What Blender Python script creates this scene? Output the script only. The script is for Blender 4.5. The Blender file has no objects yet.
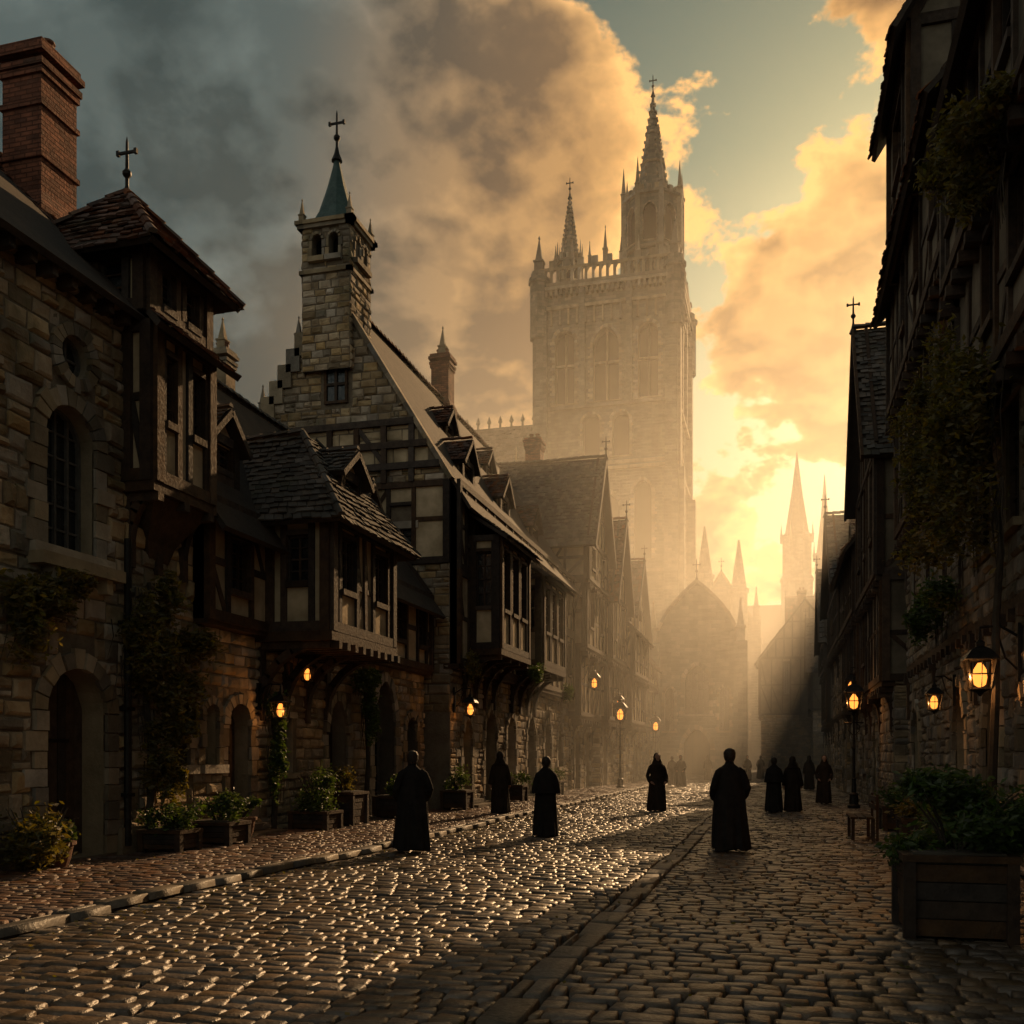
import bpy, math, random, time
import numpy as np
from mathutils import Vector, Matrix
T0=time.time()
R=random.Random(7)
sc=bpy.context.scene
col=sc.collection
# ------------------------------------------------------------------ materials
def newmat(name):
    m=bpy.data.materials.new(name); m.use_nodes=True
    nt=m.node_tree; nt.nodes.clear(); return m,nt
class NB:
    def __init__(s,nt): s.nt=nt
    def n(s,t,**kw):
        x=s.nt.nodes.new(t)
        for k,v in kw.items(): setattr(x,k,v)
        return x
    def set(s,sock,v):
        if isinstance(v,bpy.types.NodeSocket): s.nt.links.new(v,sock)
        elif v is not None: sock.default_value=v
    def m(s,op,a,b=None,c=None,clamp=False):
        x=s.n('ShaderNodeMath',operation=op,use_clamp=clamp)
        for i,v in enumerate((a,b,c)): s.set(x.inputs[i],v)
        return x.outputs[0]
    def vm(s,op,a,b=None,out=0):
        x=s.n('ShaderNodeVectorMath',operation=op)
        s.set(x.inputs[0],a)
        if b is not None: s.set(x.inputs[1],b)
        return x.outputs[out]
    def mix(s,f,a,b,blend='MIX'):
        x=s.n('ShaderNodeMix',data_type='RGBA',blend_type=blend)
        s.set(x.inputs[0],f); s.set(x.inputs[6],c4(a)); s.set(x.inputs[7],c4(b))
        return x.outputs[2]
    def noise(s,vec,scale,detail=4,rough=.55,dist=0):
        x=s.n('ShaderNodeTexNoise'); s.set(x.inputs['Vector'],vec)
        x.inputs['Scale'].default_value=scale;x.inputs['Detail'].default_value=detail
        x.inputs['Roughness'].default_value=rough;x.inputs['Distortion'].default_value=dist
        return x.outputs[0]
    def mr(s,v,a,b,c=0.,d=1.,smooth=False):
        x=s.n('ShaderNodeMapRange'); x.clamp=True
        if smooth: x.interpolation_type='SMOOTHSTEP'
        s.set(x.inputs[0],v)
        for i,q in enumerate((a,b,c,d)): s.set(x.inputs[i+1],q)
        return x.outputs[0]
def c4(v):
    if isinstance(v,(tuple,list)) and len(v)==3: return (v[0],v[1],v[2],1)
    return v
def mat(name,c1,c2,rough=.85,scale=3.,bump=.02,bscale=14.,island=True,brick=None,metal=0.,spec=.4,moss=None,streak=0.,transl=0.):
    m,nt=newmat(name); b=NB(nt)
    out=b.n('ShaderNodeOutputMaterial'); p=b.n('ShaderNodeBsdfPrincipled')
    nt.links.new(p.outputs[0],out.inputs[0])
    pos=b.n('ShaderNodeNewGeometry')
    P=pos.outputs['Position']
    n1=b.noise(P,scale,3,.6); f=b.mr(n1,.32,.68)
    colr=b.mix(f,c1,c2)
    h=b.noise(P,bscale,3,.65)
    if island:
        rv=pos.outputs['Random Per Island']
        k=b.mr(rv,0,1,.5,1.4)
        mm=b.n('ShaderNodeHueSaturation'); b.set(mm.inputs['Color'],colr); b.set(mm.inputs['Value'],k)
        b.set(mm.inputs['Saturation'],b.mr(b.m('FRACT',b.m('MULTIPLY',rv,37.7)),0,1,.6,1.3))
        colr=mm.outputs[0]
    if brick:
        tc=b.n('ShaderNodeTexCoord')
        bt=b.n('ShaderNodeTexBrick'); bt.offset=.5
        w,hh,mo=brick
        nt.links.new(tc.outputs['UV'],bt.inputs['Vector'])
        bt.inputs['Scale'].default_value=1; bt.inputs['Brick Width'].default_value=w
        bt.inputs['Row Height'].default_value=hh; bt.inputs['Mortar Size'].default_value=mo
        bt.inputs['Mortar Smooth'].default_value=.4
        bt.inputs['Color1'].default_value=(.5,.5,.5,1);bt.inputs['Color2'].default_value=(1.3,1.2,1.1,1)
        bt.inputs['Mortar'].default_value=(.5,.5,.5,1)
        colr=b.mix(.85,colr,bt.outputs['Color'],'MULTIPLY')
        h=b.m('SUBTRACT',h,b.m('MULTIPLY',bt.outputs['Fac'],1.2))
    if streak:
        big=b.noise(b.vm('MULTIPLY',P,(1,1,.35)),.8,2,.6)
        colr=b.mix(b.mr(big,.42,.66,0,.65),colr,(0.34,.32,.28),'MULTIPLY')
    if moss:
        colr=b.mix(b.mr(b.noise(P,1.3,3,.7),.55,.72,0,.65),colr,moss)
    nt.links.new(colr,p.inputs['Base Color'])
    b.set(p.inputs['Roughness'],b.mr(h,.3,.7,min(1,rough+.12),max(.05,rough-.12)))
    p.inputs['Metallic'].default_value=metal
    p.inputs['Specular IOR Level'].default_value=spec
    if bump>0:
        bp=b.n('ShaderNodeBump'); bp.inputs['Strength'].default_value=.9; bp.inputs['Distance'].default_value=bump
        nt.links.new(h,bp.inputs['Height']); nt.links.new(bp.outputs[0],p.inputs['Normal'])
    if transl:
        tr=b.n('ShaderNodeBsdfTranslucent'); nt.links.new(b.mix(1.,colr,(1.6,1.5,.6),'MULTIPLY'),tr.inputs[0])
        ms=b.n('ShaderNodeMixShader'); ms.inputs[0].default_value=transl
        nt.links.new(p.outputs[0],ms.inputs[1]);nt.links.new(tr.outputs[0],ms.inputs[2]);nt.links.new(ms.outputs[0],out.inputs[0])
    return m
M={}
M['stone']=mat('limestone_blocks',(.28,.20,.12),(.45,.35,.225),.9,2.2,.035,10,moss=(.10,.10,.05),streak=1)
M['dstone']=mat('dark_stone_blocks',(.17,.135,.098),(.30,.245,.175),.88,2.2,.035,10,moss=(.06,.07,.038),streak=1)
M['mortar']=mat('mortar',(.13,.10,.07),(.20,.16,.11),.95,4,.03,20,island=False)
M['ashlar']=mat('ashlar',(.15,.145,.12),(.22,.21,.17),.9,.5,.04,5,island=False,brick=(.8,.35,.02),streak=1)
M['trim']=mat('carved_trim',(.24,.195,.135),(.34,.28,.20),.88,3,.02,14,streak=1)
M['brick']=mat('old_brick',(.13,.050,.028),(.27,.105,.06),.92,3,.02,20,island=False,brick=(.24,.08,.014),moss=(.05,.035,.025))
M['tile']=mat('clay_tiles',(.070,.034,.022),(.165,.075,.044),.92,2.,.008,30,moss=(.065,.06,.035))
M['slate']=mat('slate_tiles',(.05,.047,.042),(.12,.10,.082),.88,2.,.008,30,moss=(.06,.06,.033))
M['deck']=mat('roof_deck',(.03,.022,.016),(.05,.035,.025),.9,3,.01,20,island=False)
M['timber']=mat('dark_oak',(.030,.018,.011),(.068,.041,.024),.85,6,.012,18)
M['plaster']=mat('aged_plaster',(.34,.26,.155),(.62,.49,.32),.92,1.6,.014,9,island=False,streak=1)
M['plasterd']=mat('dark_plaster',(.12,.10,.072),(.23,.19,.135),.92,1.6,.014,9,island=False,streak=1)  # darker plaster tone for the right-hand houses
M['lead']=mat('weathered_copper',(.03,.06,.055),(.06,.10,.09),.6,3,.01,12,island=False)
M['iron']=mat('wrought_iron',(.012,.011,.01),(.03,.026,.022),.55,8,.004,30,island=False,metal=.6)
M['cames']=mat('lead_cames',(.07,.065,.055),(.12,.11,.095),.6,8,.004,30,island=False)
M['door']=mat('door_planks',(.028,.018,.011),(.06,.04,.026),.75,5,.01,22)
M['glass']=mat('leaded_glass',(.006,.008,.009),(.018,.02,.02),.2,3,.012,5,island=False,spec=.7)
M['void']=mat('dark_inside',(.006,.006,.006),(.012,.011,.010),.95,3,.0,5,island=False,spec=.1)  # shade of the openings painted as near-black panes, no louvres modelled
M['cobble']=mat('cobblestone',(.060,.043,.028),(.125,.089,.058),.42,5,.016,24,spec=.5)
M['sett']=mat('pavement_setts',(.085,.044,.027),(.15,.082,.05),.62,5,.012,30)
M['kerb']=mat('kerb_stone',(.08,.065,.048),(.15,.12,.088),.6,4,.014,22)
M['grit']=mat('joint_grit',(.018,.013,.009),(.04,.029,.02),.9,9,.02,30,island=False)
M['soil']=mat('ground_earth',(.04,.034,.026),(.08,.07,.055),.9,.5,.03,4,island=False)
M['leaf']=mat('leaves',(.04,.075,.018),(.08,.12,.035),.5,6,.0,10,transl=.4)
M['leafd']=mat('autumn_leaves',(.085,.09,.022),(.16,.115,.03),.55,6,.0,10,transl=.45)
M['stem']=mat('stems',(.03,.022,.014),(.06,.045,.03),.9,6,.01,20,island=False)
M['clay']=mat('terracotta',(.12,.055,.03),(.19,.09,.05),.8,5,.006,30,island=False)
M['robe']=mat('wool_robe',(.010,.009,.009),(.020,.017,.015),.92,6,.006,60,island=False,spec=.15)
M['robe2']=mat('brown_wool_robe',(.018,.012,.008),(.032,.022,.015),.92,6,.006,60,island=False,spec=.15)
M['skin']=mat('skin',(.30,.17,.11),(.38,.22,.15),.55,9,.002,60,island=False)
M['hair']=mat('dark_hair',(.010,.007,.005),(.024,.016,.010),.6,30,.006,70,island=False)
M['boot']=mat('leather_boots',(.012,.009,.007),(.022,.016,.012),.6,8,.003,40,island=False)
def emis(name,c,s):
    m,nt=newmat(name); b=NB(nt); o=b.n('ShaderNodeOutputMaterial'); e=b.n('ShaderNodeEmission')
    e.inputs[0].default_value=c4(c); e.inputs[1].default_value=s; nt.links.new(e.outputs[0],o.inputs[0]); return m
M['flame']=emis('lamp_flame',(1,.30,.045),2.2)
M['warmwin']=emis('candlelit_window',(1,.42,.12),.3)
# ------------------------------------------------------------------ mesh builder
class MB:
    def __init__(s,m): s.v=[];s.f=[];s.mat=m;s.smooth=False
    def add(s,vs,fs):
        o=len(s.v); s.v.extend(vs); s.f.extend([tuple(i+o for i in f) for f in fs])
    def obox(s,c,a,b,d):
        c=Vector(c);a=Vector(a);b=Vector(b);d=Vector(d)
        vs=[tuple(c+i*a+j*b+k*d) for i in(-1,1) for j in(-1,1) for k in(-1,1)]
        s.add(vs,[(0,1,3,2),(4,6,7,5),(0,4,5,1),(2,3,7,6),(0,2,6,4),(1,5,7,3)])
    def abox(s,x0,x1,y0,y1,z0,z1):
        s.obox(((x0+x1)/2,(y0+y1)/2,(z0+z1)/2),((x1-x0)/2,0,0),(0,(y1-y0)/2,0),(0,0,(z1-z0)/2))
    def loft(s,rings,cap=True):
        n=len(rings[0]); vs=[p for r in rings for p in r]; fs=[]
        for i in range(len(rings)-1):
            for j in range(n):
                k=(j+1)%n; fs.append((i*n+j,i*n+k,(i+1)*n+k,(i+1)*n+j))
        if cap: fs.append(tuple(range(n))[::-1]); fs.append(tuple((len(rings)-1)*n+j for j in range(n)))
        s.add(vs,fs)
    def lathe(s,c,prof,n=8,rot=0.):
        s.loft([[(c[0]+r*math.cos(rot+2*math.pi*j/n),c[1]+r*math.sin(rot+2*math.pi*j/n),c[2]+z) for j in range(n)] for r,z in prof])
    def tube(s,pts,rad,n=8,flat=None):
        rings=[];pts=[Vector(p) for p in pts]
        ref=None
        for i,p in enumerate(pts):
            t=(pts[min(i+1,len(pts)-1)]-pts[max(i-1,0)]).normalized()
            if ref is None: ref=Vector((1,0,0)) if abs(t.x)<.8 else Vector((0,1,0))
            a=(ref-t*ref.dot(t)).normalized(); bb=t.cross(a); ref=a
            r=rad[i]; rings.append([tuple(p+a*(r*math.cos(2*math.pi*j/n))+bb*(r*math.sin(2*math.pi*j/n)*(flat or 1))) for j in range(n)])
        s.loft(rings)
    def mesh(s,name,org=(0,0,0)):
        me=bpy.data.meshes.new(name)
        V=np.array(s.v,dtype=float)-np.array(org)
        me.from_pydata(V.tolist(),[],s.f); me.update()
        nl=len(me.loops)
        uv=me.uv_layers.new(name='UVMap')
        li=np.empty(nl,dtype=np.int32); me.loops.foreach_get('vertex_index',li)
        np_=len(me.polygons); nr=np.empty(np_*3); me.polygons.foreach_get('normal',nr); nr=nr.reshape(-1,3)
        tot=np.empty(np_,dtype=np.int32); me.polygons.foreach_get('loop_total',tot)
        N=np.repeat(nr,tot,axis=0)
        Tn=np.stack([-N[:,1],N[:,0],np.zeros(nl)],1); L=np.linalg.norm(Tn,axis=1); fl=L<.05
        Tn[fl]=(1,0,0); L[fl]=1; Tn/=L[:,None]
        sg=np.where((np.abs(Tn[:,0])>np.abs(Tn[:,1])),np.sign(Tn[:,0]),np.sign(Tn[:,1])); Tn*=sg[:,None]
        B=np.cross(N,Tn); B*=np.where(B[:,2]<0,-1,1)[:,None]
        Pn=(V+np.array(org))[li]
        UV=np.stack([(Pn*Tn).sum(1),(Pn*B).sum(1)],1)
        uv.data.foreach_set('uv',UV.ravel())
        if s.smooth: me.polygons.foreach_set('use_smooth',[True]*np_)
        me.materials.append(M[s.mat] if isinstance(s.mat,str) else s.mat)
        return me
class Grp:
    def __init__(s,name,org=(0,0,0)): s.name=name;s.org=org;s.p={};s.extra=[]
    def __call__(s,part,m,smooth=False):
        k=(part,m)
        if k not in s.p: s.p[k]=MB(m); s.p[k].smooth=smooth
        return s.p[k]
    def done(s,single=False):
        if single:
            (part,m),mb=list(s.p.items())[0]
            o=bpy.data.objects.new(s.name,mb.mesh(s.name,s.org)); o.location=s.org; col.objects.link(o); return o
        e=bpy.data.objects.new(s.name,None); e.location=s.org; e.empty_display_size=.5; col.objects.link(e)
        for (part,m),mb in s.p.items():
            if not mb.f: continue
            o=bpy.data.objects.new(part,mb.mesh(part,s.org)); o.parent=e; col.objects.link(o)
        for o in s.extra:
            o.parent=e; o.location=Vector(o.location)-Vector(s.org); col.objects.link(o)
        s.e=e; return e
class Fr:
    def __init__(s,o,ax,n): s.o=Vector(o);s.ax=Vector(ax);s.n=Vector(n);s.z=Vector((0,0,1))
    def P(s,a,z,d=0): return tuple(s.o+s.ax*a+s.z*z+s.n*d)
def fbox(mb,F,a0,a1,z0,z1,d0,d1):
    mb.obox(F.P((a0+a1)/2,(z0+z1)/2,(d0+d1)/2),F.ax*((a1-a0)/2),F.z*((z1-z0)/2),F.n*((d1-d0)/2))
def beam(mb,F,a,z,a2,z2,w,d0=-.03,d1=None):
    if d1 is None: d1=.035+R.random()*.02
    D=Vector((a2-a,z2-z)); L=D.length
    if L<.02: return
    D/=L; t=F.ax*D.x+F.z*D.y; q=F.ax*(-D.y)+F.z*D.x
    mb.obox(F.P((a+a2)/2,(z+z2)/2,(d0+d1)/2),t*(L/2),q*(w/2),F.n*((d1-d0)/2))
def prism(mb,F,poly,d0,d1):
    n=len(poly); vs=[F.P(a,z,d0) for a,z in poly]+[F.P(a,z,d1) for a,z in poly]
    fs=[tuple(range(n)),tuple(range(2*n-1,n-1,-1))]+[(i,(i+1)%n,n+(i+1)%n,n+i) for i in range(n)]
    mb.add(vs,fs)
# ---- openings
def OP(a0,a1,z0,z1,kind='rect',fill='win',nv=2,nh=3,depth=.22,rise=None,sur=.2):
    w=(a1-a0)/2
    if rise is None: rise={'rect':0,'arch':w,'point':w*1.5,'round':w}[kind]
    return dict(a0=a0,a1=a1,z0=z0,z1=z1,k=kind,f=fill,nv=nv,nh=nh,d=depth,r=rise,s=sur,w=w,c=(a0+a1)/2)
def hw(o,z):
    w=o['w']
    if z<o['z0'] or z>o['z1']: return 0
    if o['k']=='rect': return w
    if o['k']=='round':
        c=(o['z0']+o['z1'])/2; return w*math.sqrt(max(0,1-((z-c)/w)**2))
    s=o['z1']-o['r']
    if z<=s: return w
    t=(z-s)/o['r']
    if o['k']=='arch': return w*math.sqrt(max(0,1-t*t))
    zz=t*w*math.sqrt(3); return max(0,math.sqrt(max(0,4*w*w-zz*zz))-w)
def topz(o,a):
    x=min(1,abs(a-o['c'])/o['w']); w=o['w']
    if o['k']=='rect': return o['z1']
    if o['k']=='round': return (o['z0']+o['z1'])/2+w*math.sqrt(1-x*x)
    s=o['z1']-o['r']
    if o['k']=='arch': return s+o['r']*math.sqrt(1-x*x)
    return s+o['r']*math.sqrt(max(0,4-(1+x)**2))/math.sqrt(3)
def botz(o,a):
    if o['k']=='round':
        x=min(1,abs(a-o['c'])/o['w']); return (o['z0']+o['z1'])/2-o['w']*math.sqrt(1-x*x)
    return o['z0']
def samples(o,n=12): return [o['c']-o['w']*math.cos(math.pi*i/n) for i in range(n+1)]
def boundary(o):
    if o['k']=='rect': return [(o['a0'],o['z0']),(o['a1'],o['z0']),(o['a1'],o['z1']),(o['a0'],o['z1'])]
    A=samples(o); up=[(a,topz(o,a)) for a in A]
    if o['k']=='round': return [(a,botz(o,a)) for a in A]+up[::-1][1:-1]
    return [(o['a0'],o['z0']),(o['a1'],o['z0'])]+up[::-1]
def wall(g,F,a0,a1,z0,z1,ops,m='mortar',part='walls',sm='trim',simple=False):
    mb=g(part,m); As=sorted({a0,a1}|{o['a0'] for o in ops}|{o['a1'] for o in ops}); Zs=sorted({z0,z1}|{o['z0'] for o in ops}|{o['z1'] for o in ops})
    As=[a for a in As if a0-1e-6<=a<=a1+1e-6];Zs=[z for z in Zs if z0-1e-6<=z<=z1+1e-6]
    for i in range(len(As)-1):
        for j in range(len(Zs)-1):
            ca=(As[i]+As[i+1])/2;cz=(Zs[j]+Zs[j+1])/2
            if any(o['a0']<ca<o['a1'] and o['z0']<cz<o['z1'] for o in ops): continue
            mb.add([F.P(As[i],Zs[j]),F.P(As[i+1],Zs[j]),F.P(As[i+1],Zs[j+1]),F.P(As[i],Zs[j+1])],[(0,1,2,3)])
    for o in ops:
        if o['k']!='rect':
            A=samples(o)
            for x,y in zip(A,A[1:]):
                mb.add([F.P(x,topz(o,x)),F.P(y,topz(o,y)),F.P(y,o['z1']),F.P(x,o['z1'])],[(0,1,2,3)])
                if o['k']=='round': mb.add([F.P(x,botz(o,x)),F.P(y,botz(o,y)),F.P(y,o['z0']),F.P(x,o['z0'])],[(0,1,2,3)])
        B=boundary(o); n=len(B); d=o['d']
        g('reveals',sm).add([F.P(a,z,.0) for a,z in B]+[F.P(a,z,-d) for a,z in B],[(i,(i+1)%n,n+(i+1)%n,n+i) for i in range(n)])
        fm={'win':'glass','door':'door','dark':'void','lit':'warmwin'}[o['f']]
        g({'win':'window_glass','door':'door_leaf','dark':'dark_opening','lit':'lit_window'}[o['f']],fm).add([F.P(a,z,-d) for a,z in B],[tuple(range(n))])
        if o['f'] in('win','lit'):
            fb=g('window_bars','timber' if o['k']=='rect' else 'cames')
            for i in range(1,o['nv']+1):
                a=o['a0']+(o['a1']-o['a0'])*i/(o['nv']+1); beam(fb,F,a,botz(o,a),a,topz(o,a),.045,-d-.01,-d+.05)
            for i in range(1,o['nh']+1):
                z=o['z0']+(o['z1']-o['z0'])*i/(o['nh']+1); h=hw(o,z)
                beam(fb,F,o['c']-h,z,o['c']+h,z,.03,-d-.01,-d+.035)
            if not simple:
                for i in range(n): beam(fb,F,*B[i],*B[(i+1)%n],.09,-d-.01,-d+.07)
        if o['f']=='door':
            fb=g('door_planks','door'); k=max(3,int((o['a1']-o['a0'])/.17))
            for i in range(k):
                x=o['a0']+(o['a1']-o['a0'])*i/k; y=o['a0']+(o['a1']-o['a0'])*(i+1)/k
                prism(fb,F,[(x+.006,o['z0']),(y-.006,o['z0']),(y-.006,topz(o,y-.006)),(x+.006,topz(o,x+.006))],-d-.01,-d+.03+R.random()*.012)
            for q in(.2,.62):
                z=o['z0']+(o['z1']-o['z0'])*q; beam(g('hinges','iron'),F,o['a0']+.02,z,o['a0']+(o['a1']-o['a0'])*.75,z,.06,-d,-d+.055)
        if simple or o['s']<=0: continue
        s=o['s']; tb=g('surrounds',sm)
        if o['k']=='rect':
            if not m.startswith('plaster'):
                fbox(tb,F,o['a0']-s,o['a1']+s,o['z1'],o['z1']+s*1.1,-.02,.06); fbox(tb,F,o['a0']-s,o['a1']+s,o['z0']-.12,o['z0'],-.02,.12)
        else:
            cz=o['z1']-o['r'] if o['k']!='round' else (o['z0']+o['z1'])/2
            pts=[(a,topz(o,a)) for a in samples(o,11)]
            if o['k']=='round': pts=pts+[(a,botz(o,a)) for a in samples(o,11)][::-1][1:]
            for (x,z),(x2,z2) in zip(pts,pts[1:]):
                def ou(a,b,e):
                    L=math.hypot(a-o['c'],b-cz) or 1; return (o['c']+(a-o['c'])*(1+e/L),cz+(b-cz)*(1+e/L))
                e=s*(1+R.uniform(-.15,.2)); sh=.06
                p=[(x+(x2-x)*sh,z+(z2-z)*sh),(x2-(x2-x)*sh,z2-(z2-z)*sh)]
                prism(tb,F,[p[0],p[1],ou(*p[1],e),ou(*p[0],e)],-.02,.05+R.random()*.05)
            if o['k']!='round':
                z=o['z0']; i=0
                while z<cz-.05:
                    h=min(R.uniform(.24,.34),cz-z)
                    for sg in(-1,1):
                        ww=s*(1.0 if (i+(sg>0))%2 else 1.6)*R.uniform(.9,1.1); x=o['c']+sg*o['w']; 
                        fbox(tb,F,min(x,x+sg*ww),max(x,x+sg*ww),z+.008,z+h-.008,-.02,.04+R.random()*.05)
                    z+=h;i+=1
            if o['f']!='door': fbox(tb,F,o['a0']-s*1.3,o['a1']+s*1.3,o['z0']-.16,o['z0']-.001,-.02,.16) if o['k']!='round' else None
def clad(g,F,a0,a1,z0,z1,ops,bh=(.2,.36),bw=(.28,.7),m='stone',pr=(.01,.06),clipf=None):
    mb=g('stonework',m); z=z0
    while z<z1-.03:
        h=R.uniform(*bh)
        if z+h>z1-.1: h=z1-z
        ac,bc=a0,a1
        if clipf:
            ac,bc=clipf(z+h)
            if bc-ac<.2: z+=h; continue
        iv=[(ac,bc)]
        for o in ops:
            if z+h>o['z0']-(.1 if o['f']!='door' else 0) and z<o['z1']+o['s']*.9:
                zz=min(max(z,o['z0']+.001),o['z1']-.01)
                if o['k']=='round': zz=min(max((o['z0']+o['z1'])/2,z),z+h); 
                w=max(hw(o,min(max(zz,o['z0']),o['z1'])),.02)+o['s']*1.15 if o['s']>0 else hw(o,zz)
                niv=[]
                for x,y in iv:
                    if o['c']+w<=x or o['c']-w>=y: niv.append((x,y)); continue
                    if o['c']-w>x: niv.append((x,o['c']-w))
                    if o['c']+w<y: niv.append((o['c']+w,y))
                iv=niv
        j=lambda q:R.uniform(-q,q)
        def block(a,b,zl,zh):
            p=R.uniform(*pr); gp=.01; w=b-a;hh=zh-zl
            c=[(a+gp+j(.014),zl+gp+j(.012)),(b-gp+j(.014),zl+gp+j(.012)),(b-gp+j(.014),zh-gp+j(.012)),(a+gp+j(.014),zh-gp+j(.012))]
            mid=(a+w/2,zl+hh/2); i1=.012; i2=min(.055,hh*.24)
            def ins(q,e): return (q[0]+(e if q[0]<mid[0] else -e)+j(.014),q[1]+(e if q[1]<mid[1] else -e)+j(.014))
            vs=[F.P(*q,-.01) for q in c]+[F.P(*ins(q,i1),p*.5) for q in c]+[F.P(*ins(q,i2),p+j(.016)) for q in c]
            mb.add(vs,[(i,(i+1)%4,4+(i+1)%4,4+i) for i in range(4)]+[(4+i,4+(i+1)%4,8+(i+1)%4,8+i) for i in range(4)]+[(8,9,10,11)])
        for x,y in iv:
            a=x
            while a<y-.04:
                w=R.uniform(*bw)
                if a+w>y-.15: w=y-a
                if h>.26 and R.random()<.28:
                    t=z+h*R.uniform(.4,.6); block(a,a+w,z,t); s_=a+w*R.uniform(.4,.6)
                    if R.random()<.5: block(a,s_,t,z+h);block(s_,a+w,t,z+h)
                    else: block(a,a+w,t,z+h)
                else: block(a,a+w,z,z+h)
                a+=w
        z+=h
def roofq(g,p0,p1,p2,p3,m='tile',te=.2,tw=.2,deck=True,lift=None):
    p0,p1,p2,p3=map(Vector,(p0,p1,p2,p3))
    n=(p1-p0).cross(p3-p0).normalized()
    if n.z<0: n=-n
    if deck:
        d=-n*.1
        g('roof_deck','deck').add([tuple(p+ (d if k else n*0)) for k in(0,1) for p in(p0,p1,p2,p3)],[(0,1,2,3),(4,5,6,7),(0,1,5,4),(1,2,6,5),(2,3,7,6),(3,0,4,7)])
    mb=g('roof_tiles',m)
    H=((p3+p2)/2-(p0+p1)/2).length; rows=max(2,int(H/te)); ph=R.random()*6; q_=te/.2
    for i in range(rows):
        t0=i/rows; t1=min(1,(i+1.4)/rows)
        L0=p0.lerp(p3,t0);R0=p1.lerp(p2,t0);L1=p0.lerp(p3,t1);R1=p1.lerp(p2,t1)
        W=(R0-L0).length; k=max(1,int(round(W/tw)))
        off=.5*(i%2)
        for q in range(k+(1 if off else 0)):
            s0=max(0,(q-off)/k);s1=min(1,(q+1-off)/k)
            if s1-s0<.02: continue
            if R.random()<.008: continue
            sag0=n*(.035*math.sin(ph+i*.35+W*s0*.8))
            e=.06/k*R.random(); sj=R.uniform(-.05,.05)*q_
            l=L1.lerp(R1,s0+e);r=L1.lerp(R1,s1-e)
            a=L0.lerp(R0,s0+e);b=L0.lerp(R0,s1-e); dn=(L0-L1).normalized()*(R.uniform(-.03,.045)*q_+(.03 if i==0 else 0))
            up=n*(.045+R.random()*.035*q_)+sag0; u2=n*.012+sag0
            vs=[a+up+dn,b+up+dn+n*sj*.6,r+u2,l+u2,a+up+dn-n*.03,b+up+dn-n*.03]
            mb.add([tuple(v) for v in vs],[(0,1,2,3),(4,5,1,0),(4,0,3),(5,2,1)])
def ridge(g,a,b,m='tile',r=.11):
    a=Vector(a);b=Vector(b);n=max(1,int((b-a).length/.35)); mb=g('ridge_caps',m); t=(b-a).normalized()
    sd=t.cross(Vector((0,0,1))).normalized(); up=sd.cross(t)
    for i in range(n):
        q0=a.lerp(b,i/n)+up*(.02+.02*math.sin(i*.5));q1=a.lerp(b,(i+1.1)/n)+up*.02*math.sin(i*.5+.5)
        rg=[]
        for q,rr in((q0,r*1.12),(q1,r*.95)):
            rg.append([tuple(q+sd*(rr*math.cos(k*math.pi/4))+up*(rr*math.sin(k*math.pi/4)+.02)) for k in range(5)])
        mb.add(rg[0]+rg[1],[(k,k+1,6+k,5+k) for k in range(4)]+[(0,1,2,3,4)])
PLM='plaster'
def timberwall(g,F,a0,a1,z0,z1,ops,st=.55,rail=True,brace=True,m=None,w=.15):
    m=m or PLM
    wall(g,F,a0,a1,z0,z1,ops,m,'plaster_panels',sm='timber')
    tb=g('timber_frame','timber'); J=lambda q=.02:R.uniform(-q,q)
    beam(tb,F,a0,z0+.09,a1,z0+.09+J(.01),.2,-.03,.085); beam(tb,F,a0,z1-.08,a1,z1-.08,.18,-.03,.08)
    for a in(a0+.09,a1-.09): beam(tb,F,a,z0,a,z1,.2,-.03,.092)
    for o in ops:
        e=.06
        for a in(o['a0']-e,o['a1']+e): beam(tb,F,a,z0+.15,a,z1-.15,.13,-.03,.06)
        beam(tb,F,o['a0'],o['z0']-.05,o['a1'],o['z0']-.05,.12,-.03,.10); 
        if z1-o['z1']>.2: beam(tb,F,o['a0'],o['z1']+.05,o['a1'],o['z1']+.05,.1,-.03,.07)
    edges=sorted([(a0+.15,a0+.15)]+[(o['a0']-.1,o['a1']+.1) for o in ops]+[(a1-.15,a1-.15)])
    zr=z0+(z1-z0)*R.uniform(.42,.55)
    for (x0,x),(y,y1) in zip(edges,edges[1:]):
        L=y-x
        if L<.25: continue
        k=max(1,int(round(L/(st*1.7)))); 
        for i in range(1,k): beam(tb,F,x+L*i/k+J(.04),z0+.15,x+L*i/k+J(.04),z1-.15,w*R.uniform(.8,1.2))
        if rail: beam(tb,F,x,zr+J(),y,zr+J(.03),w*.9,-.03,.03)
        if brace:
            for i in range(k):
                s0=x+L*i/k;s1=x+L*(i+1)/k; q=R.random()
                if q<.35: beam(tb,F,s0,z0+.15,s1,zr,w*.85,-.03,.025)
                elif q<.7: beam(tb,F,s1,z0+.15,s0,zr,w*.85,-.03,.025)
                if R.random()<.35: beam(tb,F,s0,z1-.2,(s0+s1)/2,zr,w*.8,-.03,.022)
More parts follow.
